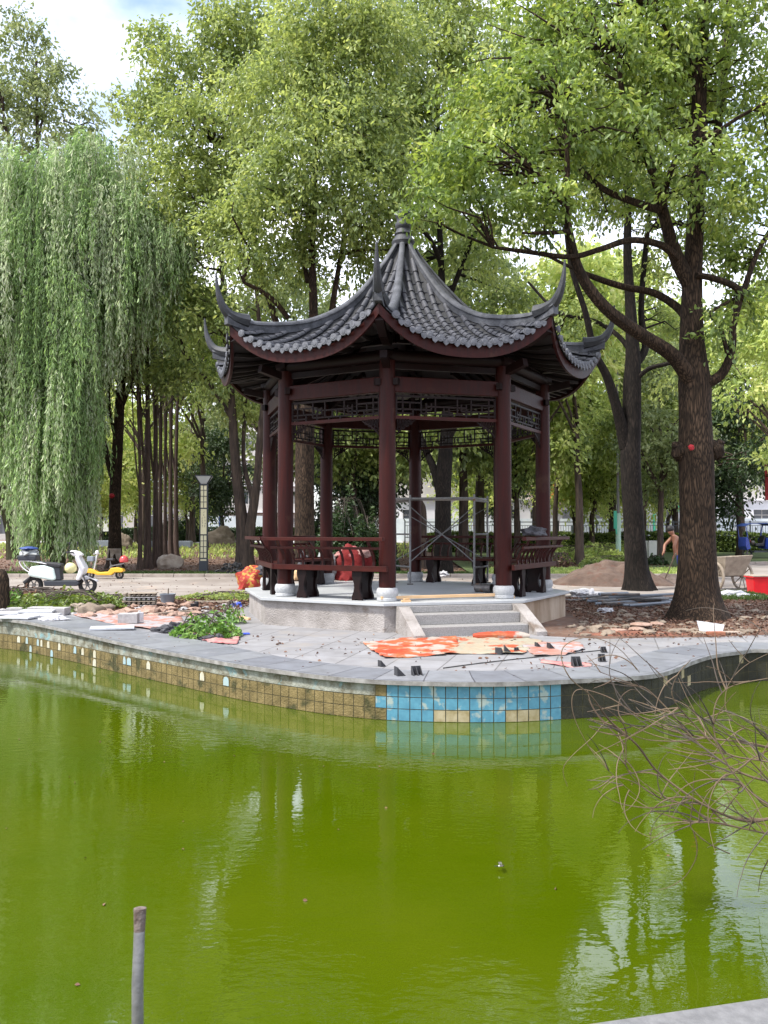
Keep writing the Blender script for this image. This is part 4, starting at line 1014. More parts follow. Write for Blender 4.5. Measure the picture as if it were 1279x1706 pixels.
protos = {
    'a': generic('broadleaf_tree', 'x', 13, 3.6, M['leaf_far'], M['bark_far'], .27, 61),
    'b': generic('broadleaf_tree', 'x', 11, 3.3, M['leaf_mid'], M['bark_far'], .25, 62, fork=.30),
    'c': generic('broadleaf_tree', 'x', 8.0, 2.9, M['leaf_dark'], M['bark_far'], .22, 63, low=.28, r=.14, cl=.45),
    'd': generic('broadleaf_tree', 'x', 15, 4.2, M['leaf_grey'], M['bark_far'], .30, 64, fork=.4, r=.20),
    'e': generic('small_tree', 'x', 6.5, 2.6, M['leaf_far'], M['bark_far'], .20, 65, fork=.3, low=.36, r=.09, cl=.42),
}
used = set()
BG = [  # kind, px, depth, scale, label
 ('b', 590, 34, .95, 'thin pale trunk seen just left of the front column, behind the pavilion'),
 ('b', 608, 38, 1.0, 'thin trunk right beside the front column in the gap behind the scaffold'),
 ('a', 655, 44, 1.0, 'slim tree seen between the front column and the scaffold'),
 ('b', 702, 33, 1.0, 'dark trunk just right of the rear column, behind the scaffold'),
 ('d', 772, 38, 1.0, 'dark straight trunk beside the right-hand front column'),
 ('a', 795, 48, 1.0, 'slim trunk seen behind the cross braces of the scaffold'),
 ('b', 862, 38, .9, 'trunk glimpsed between the two right-hand columns'),
 ('a', 925, 43, .85, 'leaning tree just right of the pavilion, arching to the right'),
 ('e', 958, 46, 1.2, 'young reddish tree near the blue sign post'),
 ('b', 988, 45, .85, 'thick forked tree behind the hedge, left of the green mast'),
 ('e', 1022, 52, 1.3, 'young tree just left of the forked dark trunk'),
 ('b', 1072, 48, .95, 'tree close behind the slender dark trunk'),
 ('e', 1112, 50, 1.25, 'young street tree in front of the green arches'),
 ('c', 1232, 42, 1.0, 'dark crowned tree above the blue tricycle'),
 ('a', 1190, 58, .8, 'pale green tree behind the big furrowed trunk'),
 ('d', 1290, 55, .9, 'pale crowned tree at the right edge of the photo'),
 ('a', 1010, 70, .9, 'distant pale tree left of the orange wall'),
 ('a', 890, 62, 1.0, 'distant pale tree behind the right-hand bench'),
 ('a', 150, 55, .9, 'light green tree beyond the path, between willow and red ball trunk'),
 ('c', 370, 58, .95, 'round dark tree behind the lamp post near the pale flats'),
 ('a', 235, 70, .9, 'bright yellow-green tree across the far road behind the red-brown stems'),
 ('d', 320, 62, 1.0, 'tall tree behind the lamp post'),
 ('c', 330, 66, .8, 'bushy dark tree low behind the lamp post'),
 ('a', 455, 56, 1.1, 'tree behind the left edge of the pavilion'),
 ('d', 540, 48, 1.0, 'tall tree directly behind the left bay of the pavilion'),
 ('d', 640, 62, 1.2, 'tall tree straight behind the roof peak'),
 ('d', 830, 60, 1.1, 'tall tree behind the right slope of the roof'),
 ('d', 120, 64, 1.0, 'tall tree far behind the willow curtain'),
 ('a', 20, 60, .9, 'tree behind the left willow trunk, in front of the red banners'),
 ('a', 740, 72, 1.1, 'distant tree in the middle of the rear bay'),
 ('c', 575, 36, .85, 'dense dark leafy tree low behind the left rear column'),
 ('c', 620, 41, .9, 'dense dark leafy tree low behind the front column'),
 ('b', 1150, 66, 1.1, 'distant tree above the white street building'),
 ('d', 960, 66, 1.2, 'tall distant tree above the orange wall'),
 ('a', 905, 36, .90, 'tree behind the right roof corner with a thin trunk beside the bench'),
 ('a', 965, 36, 1.05, 'tree filling the gap between the pavilion and the forked trunk'),
 ('d', 1100, 36, .62, 'tall tree standing between the forked trunk and the furrowed trunk'),
 ('a', 1310, 36, .95, 'tree mostly outside the right edge, above the tricycle'),
 ('a', 1020, 48, 1.3, 'big pale crown high behind the forked trunk'),
 ('a', 1125, 50, 1.15, 'pale crown high behind the furrowed trunk'),
 ('b', 1235, 46, 1.15, 'leafy crown high at the right, behind the curved low limb of the big tree'),
 ('b', 1070, 40, .95, 'thin trunk with leafy crown between the two big right-hand trunks'),
 ('d', 800, 46, 1.1, 'tall tree behind the right half of the roof'),
 ('a', 340, 50, 1.2, 'pale tree filling the space above the lamp post'),
 ('d', 455, 44, 1.0, 'tall tree rising behind the left roof corner'),
 ('a', 240, 52, 1.1, 'pale tree behind the row of red-brown stems'),
 ('e', 168, 63, 1.2, 'small bright tree across the far road, left of the red ball trunk'),
 ('e', 226, 60, 1.3, 'small bright tree showing between the red ball trunk and the red-brown stems'),
 ('e', 312, 64, 1.2, 'small bright tree across the far road, left of the lamp post'),
 ('e', 800, 58, 1.2, 'small bright tree seen low through the scaffold'),
 ('c', 845, 60, .9, 'dark tree low between the right-hand columns'),
 ('e', 140, 48, 1.1, 'small forked tree right of the willow'),
]
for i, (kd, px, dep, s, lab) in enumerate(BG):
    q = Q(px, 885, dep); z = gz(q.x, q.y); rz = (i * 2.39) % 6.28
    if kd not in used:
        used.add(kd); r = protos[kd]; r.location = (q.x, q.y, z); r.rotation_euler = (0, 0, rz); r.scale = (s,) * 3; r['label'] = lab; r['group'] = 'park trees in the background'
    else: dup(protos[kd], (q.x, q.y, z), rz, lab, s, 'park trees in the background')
# ---- willows
def willow(label, bpx, bpy, depth, trunkp, tops, nst, seed, leaf=.19):
    g = np.random.default_rng(seed); bb = Q(bpx, bpy, depth); bb.z = gz(bb.x, bb.y); root = thing('willow_tree', label, 'tree', bb)
    mb = MB(); dd = depth
    for l, off in trunkp:
        p, r = pxpath(l, dd, off); limb(mb, [q - bb for q in p], r, n=14, wob=.2)
    st = MB(); Cs = []; Ds = []; Ks = []
    for (px, py, dz, rx, ry, low, wgt) in tops:
        c = Q(px, py, dd + dz) - bb; sx_, sz_ = rx * dd / F, ry * dd / F
        nb_ = max(4, int(nst * wgt / 14))
        for q_ in range(int(nst * wgt)):
            if q_ % 14 == 0:
                v0 = g.normal(size=3); v0 /= np.linalg.norm(v0); rr = g.uniform(.35, 1) ** .5; sh = g.random(); lw = g.normal(low, 60); lnm = g.uniform(1.8, 5.4)
            v = v0; s = np.array(c) + v * rr * np.array([sx_, sx_ * .9, sz_]) + g.normal(size=3) * np.array([.17, .17, .22]); zlow = (885 - g.normal(lw, 14)) * dd / F + EYE - bb.z
            zlow = max(.35, zlow); out = np.array([v[0], v[1], 0]) + g.normal(size=3) * .25; out[2] = 0; out /= np.linalg.norm(out) + 1e-6
            ln = s[2] - zlow
            if ln < .8: ln = g.uniform(.8, 1.8)
            ln = min(ln, lnm * g.uniform(.8, 1.15))
            arch = g.uniform(.25, .7); k = max(6, int(ln / .35)); pts = []
            ph = g.uniform(0, 6.28)
            for j in range(k + 1):
                t = j / k
                h = arch * (1 - math.exp(-3 * t)); x = s + out * h + np.array([.05 * math.sin(ph + t * 5), .05 * math.cos(ph + t * 4), .22 * math.sin(min(1, t * 4) * math.pi) - ln * t ** 1.15])
                pts.append(x)
            pts = np.array(pts); nl = int(ln * 13)
            tt = g.uniform(.04, 1, nl) * k; i0 = np.minimum(k - 1, tt.astype(int)); f = (tt - i0)[:, None]
            pos = pts[i0] * (1 - f) + pts[i0 + 1] * f
            dr = pts[i0 + 1] - pts[i0]; dr /= np.linalg.norm(dr, axis=1)[:, None] + 1e-9
            dr = dr + g.normal(size=(nl, 3)) * .38; dr[:, 2] -= .35
            Cs.append(pos + dr * leaf * .4); Ds.append(dr); Ks.append(np.full(nl, sh))
            if g.random() < .22: st.tube([Vector(q) for q in pts[::3]], .006, 3, caps=False)
    mb.build('trunk', M['bark_willow'], root, smooth=True)
    st.build('hanging_stems', M['bark_willow'], root)
    leaf_obj('crown', np.concatenate(Cs), leaf, M['leaf_willow'], root, np.concatenate(Ks), seed=seed, aspect=.14, dirs=np.concatenate(Ds))
    return root
willow('large weeping willow trailing its long curtain of leaves over the scooters at the left', 96, 935, 30,
       [([(97, 944, 22), (95, 900, 30), (88, 840, 34), (85, 760, 26), (95, 640, 20), (110, 500, 15), (120, 380, 10), (120, 260, 5)], 0),
        ([(85, 780, 18), (50, 660, 14), (20, 520, 10), (0, 400, 6)], 1), ([(100, 620, 12), (150, 520, 10), (200, 430, 7), (250, 385, 4)], -.6), ([(110, 480, 10), (90, 380, 8), (60, 300, 5)], .5)],
       [(40, 290, 0, 90, 50, 620, .8), (120, 300, 0, 100, 60, 600, 1.2), (185, 350, -.5, 70, 58, 530, .95), (262, 395, 0, 45, 16, 470, .34), (285, 400, .3, 25, 14, 500, .12), (60, 420, -1, 100, 70, 700, 1.2), (120, 500, -1, 75, 66, 690, .95),
        (30, 560, -1, 70, 80, 800, .8), (95, 640, -1.5, 55, 60, 850, .8), (0, 460, 0, 90, 70, 760, .8), (190, 480, .5, 42, 42, 590, .35), (250, 460, .2, 25, 22, 530, .08), (90, 740, -1, 38, 50, 895, .6), (180, 250, 0, 50, 30, 520, .4), (115, 740, -.8, 32, 50, 880, .5)], 720, 71)
willow('smaller willow with an arching trunk at the left edge, in front of the big one', 22, 925, 32,
       [([(22, 932, 22), (18, 890, 17), (6, 830, 15), (0, 740, 14), (10, 640, 10), (30, 540, 7)], 0), ([(20, 920, 10), (30, 860, 9), (36, 780, 8), (48, 700, 6)], .3)],
       [(5, 620, 0, 60, 60, 850, .9), (-30, 520, 0, 70, 80, 840, .8), (55, 640, .5, 40, 60, 800, .5), (10, 740, 0, 35, 40, 870, .4)], 480, 72)
# moss covered stem beside the willow, and the stump at the frame edge
mass('slim_tree', 'slim moss-green trunk just right of the willow trunks', 60, 930, [(60, 936, 16), (60, 880, 10), (62, 800, 8), (58, 700, 6), (60, 560, 4)], [([(60, 800, 5), (72, 700, 4), (80, 600, 3)], 0)], [(60, 560, 0, 30, 30)], M['leaf_grey'], M['bark_willow'], .20, 1.8, 91, depth=34, tw=10)
mass('slim_tree', 'thin dark trunk behind the willow curtain with low forks', 118, 920, [(118, 922, 11), (118, 860, 9), (118, 800, 8), (112, 700, 6), (115, 560, 4)], [([(118, 820, 5), (140, 740, 4), (150, 660, 3)], 0)], [(130, 620, 0, 30, 30)], M['leaf_far'], M['bark_far'], .20, 1.8, 92, depth=40, tw=10)
bs = P(2, 1016); root = thing('tree_stump', 'brown furrowed trunk stub cut off at the left edge of the photo', 'stump', bs)
mb = MB(); mb.tube([(0, 0, -.1), (0, 0, .2), (.0, 0, .55), (-.02, 0, .68), (-.04, 0, .74)], [.17, .135, .125, .10, .03], 22, wob=.3); mb.build('trunk', M['bark_main'], root, smooth=True)
# ================================================================ things on the platform
def cloth(mb, c, r, seed, amp=.4, fr=1.6, mi=0): mb.blob(c, r, seed, amp, fr, 4, flat=-r[2] * .35, mi=mi)
# scaffold frame
s0 = [Q(683, 966, 16.7), Q(790, 974, 16.4), Q(812, 960, 17.2), Q(658, 958, 17.4)]
for v in s0: v.z = FZ
sb = (s0[0] + s0[1] + s0[2] + s0[3]) / 4; scf = thing('scaffold', 'steel tube scaffold frame with crossed braces standing inside the pavilion', 'scaffold', sb)
q = [v - sb for v in s0]; Z = lambda v, z: v + Vector((0, 0, z))
for v in q:
    mb = MB(); mb.tube([Z(v, .03), Z(v, 1.78)], .022, 10); o = mb.build('post', M['steel'], scf, smooth=True)
    mb = MB(); mb.box(Z(v, .012), (.12, .12, .018)); mb.build('foot_plate', M['steel_dark'], o)
for a, b in ((1, 2), (0, 3)):
    for z in (.35, 1.0, 1.66): mb = MB(); mb.tube([Z(q[a], z), Z(q[b], z)], .018, 8); mb.build('rung', M['steel'], scf, smooth=True)
for a, b in ((0, 1), (3, 2)):
    for z0_, z1_ in ((.45, 1.55), (1.55, .45)):
        mb = MB(); mb.tube([Z(q[a], z0_), Z(q[b], z1_)], .011, 6); mb.build('cross_brace', M['steel'], scf)
mb = MB(); e = (q[0] - q[1]).normalized() * .22
mb.hexa([Z(q[0] + e, 1.69), Z(q[1], 1.69), Z(q[2], 1.69), Z(q[3] + e, 1.69), Z(q[0] + e, 1.73), Z(q[1], 1.73), Z(q[2], 1.73), Z(q[3] + e, 1.73)]); mb.build('deck_board', M['steel'], scf, bevel=.004)
# bundles seen through the left bench
def lump(name, label, cat, c, r, m, seed, amp=.4, fr=1.6, rz=0, parts=None):
    mb = MB(); cloth(mb, (0, 0, r[2] * .35), r, seed, amp, fr); o = mb.build(name, m, smooth=True, loc=c, rz=rz); return tag(o, label, cat)
def Pz(px, py, z=FZ): return P(px, py, z)
lump('cloth_bundle', 'bright red cloth heap with a pink cover on the pavilion floor behind the front bench', 'cloth', Pz(588, 966), (.42, .35, .50), M['red_cloth'], 3)
lump('cloth_bundle', 'pink and cream quilt draped over the red cloth heap', 'cloth', Pz(590, 966) + Vector((0, .05, .48)), (.36, .3, .17), M['pink_cloth'], 5)
lump('plastic_sheeting', 'crumpled grey-white sheeting heap beside the red cloth on the pavilion floor', 'sheeting', Pz(541, 967), (.22, .25, .48), M['grey_bag'], 7, .5)
lump('cloth_bundle', 'dark green bundle on the pavilion floor, left of the grey sheeting', 'bundle', Pz(508, 964), (.20, .2, .40), M['dark_cloth'], 8, .5)
lump('cardboard_box', 'small ochre packet on the floor behind the left front column', 'packet', Pz(494, 966), (.12, .1, .16), M['timber'], 9, .15)
lump('white_bag', 'small white bag on the floor behind the rear bench leg', 'bag', Pz(738, 960), (.12, .1, .09), M['white_bag'], 12, .5)
lump('jacket', 'dark jacket lying on top of the right-hand bench rail', 'jacket', PC + dirv(mid[1]) * (RC * .924 + .36) + tanv(mid[1]) * -.55 + Vector((0, 0, FZ + .99)), (.20, .13, .11), M['dark_cloth'], 14, .5)
mb = MB(); c = Pz(806, 987); mb.tube([(-.0, -.16, .0), (0, .16, 0)], .075, 20, caps=False); mb.tube([(0, .16, 0), (0, -.16, 0)], .062, 20, caps=False)
o = mb.build('pipe_offcut', M['steel_dark'], smooth=True, loc=c + Vector((0, 0, .076)), rz=R(50)); tag(o, 'short wide pipe offcut lying beside the right front column base', 'pipe')
# timber lath over the step top
a = Pz(634, 1002); b_2 = Pz(846, 996); mid_ = (a + b_2) / 2; ln = (b_2 - a).length
mb = MB(); mb.box((0, 0, .055), (ln, .06, .045)); o = mb.build('timber_batten', M['timber'], loc=mid_ + Vector((0, -.02, 0)), rz=math.atan2(b_2.y - a.y, b_2.x - a.x), bevel=.003); tag(o, 'long pale timber batten lying across the top of the steps', 'batten')
for (x, y, w, lab) in ((676, 1003, .14, 'short wood block under the left end of the long batten'), (852, 997, .10, 'small wood block at the right end of the long batten')):
    c = Pz(x, y); mb = MB(); mb.box((0, 0, .016), (w, .07, .032)); mb.box((.01, .005, .045), (w * .6, .05, .02), .3); o = mb.build('wood_block', M['timber'], loc=c + Vector((0, .03 if w < .12 else 0, 0)), rz=.2, bevel=.002); tag(o, lab, 'wood block')
# black right-angled plastic feet scattered on the paving
def wedge(px, py, rz, s, lab, flat=False, z=.014):
    c = P(px, py, z); mb = MB(); s *= .82
    if flat: mb.plate([(-.05, -.04, 0), (.05, -.04, 0), (.05, .02, .0), (-.05, .02, 0)], (0, 0, .012)); mb.plate([(-.05, .02, 0), (.05, .02, 0), (.05, .02, .06), (-.05, .02, .06)], (0, .012, 0))
    else:
        mb.plate([(-.05, -.05, 0), (.05, -.05, 0), (.05, .05, 0), (-.05, .05, 0)], (0, 0, .008)); mb.plate([(-.05, .042, .008), (.05, .042, .008), (.05, .042, .105), (-.05, .042, .105)], (0, .008, 0))
    for x in (-.05, -.004, .042): mb.plate([(x, -.05, .008), (x, .042, .008), (x, .042, .10 if not flat else .05)], (.008, 0, 0))
    for v in range(len(mb.v)): mb.v[v] = tuple(c_ * s for c_ in mb.v[v])
    o = mb.build('corner_bracket', M['black'], loc=c, rz=rz); return tag(o, lab, 'bracket', 'black plastic corner brackets on the paving')
for a_ in ((667, 1128, 1.9, 1.25, 'upright black bracket near the pond edge, left of the open one'), (695, 1128, .3, 1.25, 'black bracket near the pond edge standing open towards the pond'),
           (636, 1110, 2.2, .8, 'small black bracket alone, above left of the pair at the pond edge'), (832, 1090, 2.6, 1.0, 'dark bracket tipped on the tarp, left one of the touching pair'),
           (846, 1088, 1.6, 1.1, 'dark upright bracket on the tarp, right one of the touching pair'), (861, 1087, .2, .7, 'small grey bracket right of the touching pair on the tarp'),
           (897, 1080, 1.9, .9, 'upright bracket at the far side of the tarp, nearer the steps'), (918, 1082, 1.9, 1.0, 'upright bracket at the right end of the tarp'),
           (961, 1111, .1, 1.25, 'wide dark bracket lying on a pink strip, right of the tarp'), (1003, 1102, 0, .95, 'square grey bracket standing alone right of the wide one'),
           (1006, 1087, .1, .8, 'open dark bracket furthest right, by the cable end')):
    wedge(*a_)
# tarps: crumpled sheets with raised folds
def tarp(name, label, poly_px, m, step, amp, z=.014, seed=0):
    poly = [P(x, y, z) for x, y in poly_px]; pol = [(p.x, p.y) for p in poly]; c = Vector((sum(p[0] for p in pol) / len(pol), sum(p[1] for p in pol) / len(pol)))
    out = [];
    for i in range(len(pol)):
        a = Vector(pol[i]); b = Vector(pol[(i + 1) % len(pol)]); k = max(1, int((b - a).length / (step * 2)))
        for j in range(k):
            q_ = a.lerp(b, j / k); q_ += Vector((noise.noise(Vector((q_.x * 9, q_.y * 9, seed))), noise.noise(Vector((q_.x * 9, q_.y * 9, seed + 5))))) * .03; out.append(q_)
    pts = list(out); x0, x1 = min(p.x for p in out), max(p.x for p in out); y0, y1 = min(p.y for p in out), max(p.y for p in out)
    x = x0
    while x < x1:
        y = y0
        while y < y1: pts.append(Vector((x + noise.noise(Vector((x * 50, y * 50, 1))) * step * .3, y))); y += step
        x += step
    vv, ee, ff, *_ = delaunay_2d_cdt(pts, [], [list(range(len(out)))], 1, 1e-5)
    mb = MB(); V = []
    for v in vv:
        r_ = abs(noise.noise(Vector((v.x * 1.3, v.y * 4.5, seed)))) ; r2 = abs(noise.noise(Vector((v.x * 4, v.y * 9, seed + 3))))
        V.append((v.x - c.x, v.y - c.y, gz(v.x, v.y) + z + .004 + amp * max(0, (.30 - r_)) * 1.6 + amp * max(0, .25 - r2) * .9))
    mb.add(V, [tuple(f) for f in ff]); o = mb.build(name, m, smooth=True, loc=(c.x, c.y, 0)); o.modifiers.new('thickness', 'SOLIDIFY').thickness = .003; return tag(o, label, 'tarp')
tarp('tarpaulin', 'orange printed tarp spread in front of the pavilion steps', [(604, 1072), (650, 1068), (690, 1063), (760, 1062), (765, 1078), (740, 1092), (680, 1096), (640, 1097), (620, 1085)], M['tarp'], .05, .045)
tarp('tarpaulin', 'cream and pale green crumpled tarp in front of the right half of the steps', [(755, 1063), (860, 1061), (905, 1068), (870, 1091), (800, 1090), (735, 1091), (752, 1078)], M['tarp_cream'], .05, .05, seed=2)
tarp('tarpaulin', 'faded pink-orange tarp end crumpled right of the printed tarp', [(868, 1076), (905, 1071), (966, 1072), (975, 1082), (940, 1092), (890, 1094)], M['tarp_pale'], .05, .045, seed=4)
tarp('tarpaulin', 'faded orange tarp lying between stone blocks on the left coping', [(120, 1032), (190, 1028), (300, 1032), (312, 1044), (290, 1054), (235, 1050), (170, 1043)], M['tarp_pale'], .10, .06, seed=8)
tarp('pink_strip', 'pink plastic strip lying on the paving under the wide dark bracket', [(900, 1100), (985, 1106), (984, 1112), (950, 1113), (898, 1104)], M['pink_cloth'], .08, .02, seed=14)
tarp('tarpaulin', 'pinkish tarp corner poking out under the cut leafy branch', [(315, 1055), (340, 1052), (400, 1060), (395, 1074), (345, 1072)], M['pink_cloth'], .07, .06, seed=17)
mb = MB(); c = P(835, 1064, .014); pts = [c + Vector((x, .04 * math.sin(x * 6), .035)) - c for x in np.linspace(-.40, .40, 12)]; mb.tube(pts, [.03, .045, .05, .055, .05, .06, .05, .055, .05, .05, .04, .02], 10, wob=.5)
tag(mb.build('rolled_tarp', M['tarp'], smooth=True, loc=c), 'tight orange roll of tarp at the foot of the steps', 'tarp roll')
mb = MB(); pts = catmull([P(*p_, .02) for p_ in ((738, 1113), (790, 1106), (850, 1099), (920, 1092), (965, 1087), (1003, 1083))], 6); c = pts[0].copy()
mb.tube([p_ - c for p_ in pts], .006, 6); tag(mb.build('cable', M['rubber'], smooth=True, loc=c), 'thin dark cable snaking over the paving towards the last bracket', 'cable')
# ================================================================ left: rubble, branches, blocks
def blk(name, label, cat, px, py, sz, rz, m, z=0.0, n=1, tilt=None, group=None, bevel=.006):
    c = P(px, py); mb = MB(); mb.box((0, 0, sz[2] / 2), sz, 0, tilt=tilt); o = mb.build(name, m, loc=c + Vector((0, 0, z + .012)), rz=rz, bevel=bevel); return tag(o, label, cat, group)
blk('stone_block', 'pale square granite block sitting on the faded orange tarp', 'block', 214, 1041, (.30, .20, .15), .1, M['block'], .02)
blk('stone_slab', 'thin slab leaning just right of the square granite block', 'slab', 229, 1038, (.18, .05, .14), .5, M['slab_white'], .02)
blk('stone_block', 'left one of two grey kerb blocks laid end to end behind the coping', 'block', 67, 1024, (.36, .25, .12), .05, M['block'])
blk('stone_block', 'right one of two grey kerb blocks laid end to end behind the coping', 'block', 96, 1025, (.34, .25, .12), -.05, M['block'])
blk('stone_block', 'small grey block by the brown trunk stub', 'block', 27, 1020, (.28, .2, .07), .0, M['block'])
for i, (x, y, w, dz, lab) in enumerate(((18, 1027, .62, 0, 'white stone slab lying nearest the left edge of the photo'), (66, 1030, .60, 0, 'lower white slab of the little stack on the left coping'), (62, 1027, .55, .035, 'upper white slab of the little stack on the left coping'), (30, 1034, .55, 0, 'pale slab flush with the left coping, in front of the slab stack'))):
    blk('stone_slab', lab, 'slab', x, y, (w, .34, .03), .15 * (-1) ** i, M['slab_white'], dz + .03, bevel=.003)
blk('stone_slab', 'large pale slab lying alone on the coping in front of the granite block', 'slab', 187, 1052, (.62, .32, .028), .28, M['slab_white'], .03, bevel=.003)
lump('rubble_bag', 'crumpled white rag and chips on the coping by the slabs', 'rag', P(90, 1036) + Vector((0, 0, .03)), (.20, .14, .05), M['white_bag'], 21, .5)
# stack of grey precast pieces and a bucket
c = P(233, 1012); rt = thing('precast_stack', 'untidy stack of grey lattice precast pieces on the dirt left of the pavilion', 'stack', c, .12)
for i in range(4):
    mb = MB()
    mb.box((-.02 + .03 * i, 0, .05 + i * .075), (.62 - .04 * i, .34, .012)); 
    for x in np.linspace(-.27, .27, 7): mb.box((x, 0, .085 + i * .075 - .06), (.05, .32 - .02 * i, .055))
    mb.build('precast_piece', M['timber_grey'] if i % 2 else M['block'], rt, bevel=.003)
c = P(279, 1008); rt = thing('bucket', 'dull grey mortar bucket with a stick in it, standing on the dirt', 'bucket', c)
mb = MB(); mb.lathe([(.11, 0), (.15, .20), (.158, .21), (.158, .225), (.145, .225), (.10, .03), (.01, .02)], 24); mb.build('shell', M['sign_grey'], rt, smooth=True)
mb = MB(); mb.tube([(.0, 0, .05), (.01, .02, .33)], .012, 6); mb.build('stick', M['twig'], rt)
c = P(322, 1016); rt = thing('paint_pot', 'small black pot with a yellow lid edge, beyond the cut leafy branch', 'pot', c)
mb = MB(); mb.lathe([(.05, 0), (.06, .11), (.063, .115), (.05, .12), (.01, .12)], 16, (0, 0, 0)); mb.lathe([(.04, 0), (.045, .15), (.03, .16), (.005, .16)], 12, (.05, .03, 0)); mb.build('pot_body', M['black'], rt, smooth=True)
mb = MB(); mb.blob((-.09, -.03, .02), (.05, .04, .02), 3, .2); mb.build('lid', M['yellow'], rt, smooth=True)
lump('blue_cloth', 'small crumpled blue plastic by the platform corner', 'plastic', P(394, 1011), (.12, .08, .06), M['blue_cloth'], 23, .5)
mb = MB(); mb.box((0, 0, .01), (.34, .14, .012), 0); tag(mb.build('blue_sheet', M['blue_cloth'], loc=P(396, 1057, .014), rz=.25, bevel=.004), 'flat blue sheet on the paving right of the cut leafy branch', 'sheet')
mb = MB(); mb.box((0, 0, .02), (.55, .05, .035), 0); tag(mb.build('timber_offcut', M['timber'], loc=P(406, 1031, .014), rz=-1.05, bevel=.003), 'reddish timber offcut on the paving beside the platform corner', 'offcut')
mb = MB(); mb.box((0, 0, .02), (.9, .12, .04), 0); tag(mb.build('timber_board', M['timber_grey'], loc=P(352, 1006) + Vector((0, 0, .02)), rz=.02, bevel=.003), 'weathered brown board lying at the back edge of the left paving', 'board')
mb = MB(); mb.box((0, 0, .03), (.75, .06, .05), 0); tag(mb.build('timber_beam', M['timber_grey'], loc=P(290, 1026) + Vector((0, 0, .02)), rz=.75, bevel=.003), 'old brown beam slanting on the dirt beyond the tarp', 'beam')
# cut leafy branch
def leafpile(name, label, cat, c, r, n, m, size, seed, stems=8, kind=None, parts=True):
    g = np.random.default_rng(seed); rt = thing(name, label, cat, c); 
    if kind: rt['kind'] = kind
    th = g.uniform(0, 6.28, n); rr = np.sqrt(g.random(n)); hh = g.random(n) ** 1.1
    x = np.cos(th) * rr * r[0]; y = np.sin(th) * rr * r[1]; env = (1 - rr ** 2) ** .6 * (.65 + .35 * np.sin(x * 9 / r[0] + seed) * np.cos(y * 5 / r[1]))
    z = .02 + hh * r[2] * env
    k = (np.sin(x * 7 + seed) * np.cos(y * 9) * .5 + .5)
    leaf_obj('leaves', np.stack([x, y, z], 1), size, m, rt, k, droop=.1, seed=seed, aspect=.55)
    mb = MB()
    for i in range(stems):
        a = g.uniform(0, 6.28); p0 = Vector((math.cos(a) * r[0] * .9, math.sin(a) * r[1] * .9, .03)); p1 = Vector((g.uniform(-.3, .3) * r[0], g.uniform(-.3, .3) * r[1], r[2] * .8)); p2 = Vector((-math.cos(a) * r[0] * .7, -math.sin(a) * r[1] * .6, r[2] * .4))
        mb.tube(catmull([p0, p1, p2], 4), .008, 5)
    mb.build('stems', M['twig_dark'], rt); return rt
leafpile('cut_branch', 'freshly cut branch with bright green leaves lying on the left paving', 'branch', P(343, 1062) + Vector((0, 0, .015)), (.50, .42, .42), 750, M['leaf_fresh'], .085, 31)
leafpile('cut_branch', 'bright green end of the cut branch reaching towards the platform', 'branch', P(385, 1040) + Vector((0, 0, .015)), (.24, .22, .46), 130, M['leaf_fresh'], .08, 32, 4)
leafpile('brush_pile', 'light green heap of cut branches in front of the white scooter', 'brush pile', P(112, 1014), (1.05, .9, .42), 2600, M['leaf_hedge'], .085, 33, 14)
leafpile('brush_pile', 'brownish heap of wilted branches behind the stump at the far left', 'brush pile', P(50, 1003), (1.2, .9, .36), 2000, M['litter'], .10, 34, 18)
leafpile('brush_pile', 'low green brush along the path left of the precast stack', 'brush pile', P(176, 1004), (.9, .8, .20), 900, M['leaf_hedge'], .08, 35, 6)
leafpile('brush_pile', 'low green weeds and twigs against the platform left side', 'brush pile', P(375, 999), (1.1, .7, .22), 1300, M['leaf_mid'], .08, 36, 6)
leafpile('weeds', 'tuft of weeds beside the brown trunk stub', 'weeds', P(20, 1008), (.3, .3, .45), 260, M['leaf_fresh'], .08, 37, 4)
for i, (x, y, s, lab) in enumerate(((272, 1056, (.16, .09, .07), 'black plastic bag left of the cut branch'), (325, 1065, (.07, .05, .05), 'dark bracket-like scrap at the left foot of the cut branch'), (345, 1068, (.10, .06, .05), 'dark crumpled bag under the cut branch'), (365, 1068, (.05, .05, .06), 'small black pot lying by the cut branch'), (292, 1052, (.12, .08, .09), 'dark grey bag beside the black one, left of the branch'), (302, 1066, (.09, .04, .04), 'flat black rag in front of the cut branch'))):
    lump('plastic_bag', lab, 'bag', P(x, y) + Vector((0, 0, .014)), s, M['dark_cloth'], 40 + i, .6)
# rocks and rubble
mb = MB(); g = random.Random(4)
def rubble(name, label, n, pxr, pyr, smin, smax, m, seed, kind='stuff', avoid=None):
    g = random.Random(seed); mb = MB()
    for i in range(n):
        c = P(g.uniform(*pxr), g.uniform(*pyr)); s = g.uniform(smin, smax)
        if (Vector((c.x, c.y)) - Vector((PC.x, PC.y))).length < 3.0: continue
        mb.blob(c + Vector((0, 0, s * .2)), (s * g.uniform(.7, 1.4), s * g.uniform(.6, 1.1), s * g.uniform(.35, .7)), i + seed, .45, 1.5, 1 if s < .08 else 2)
    return tag(mb.build(name, m), label, None, None, kind)
rubble('rubble', 'pale stones and mortar lumps scattered behind the left coping', 110, (120, 330), (1008, 1029), .04, .13, M['brick_pink'], 50)
rubble('rubble', 'grey stone chips on the dirt left of the pavilion', 120, (0, 400), (1000, 1028), .03, .09, M['block'], 51)
rubble('rubble', 'brick and stone rubble on the dirt around the big camphor tree', 150, (950, 1330), (1008, 1058), .03, .10, M['rock_dark'], 52)
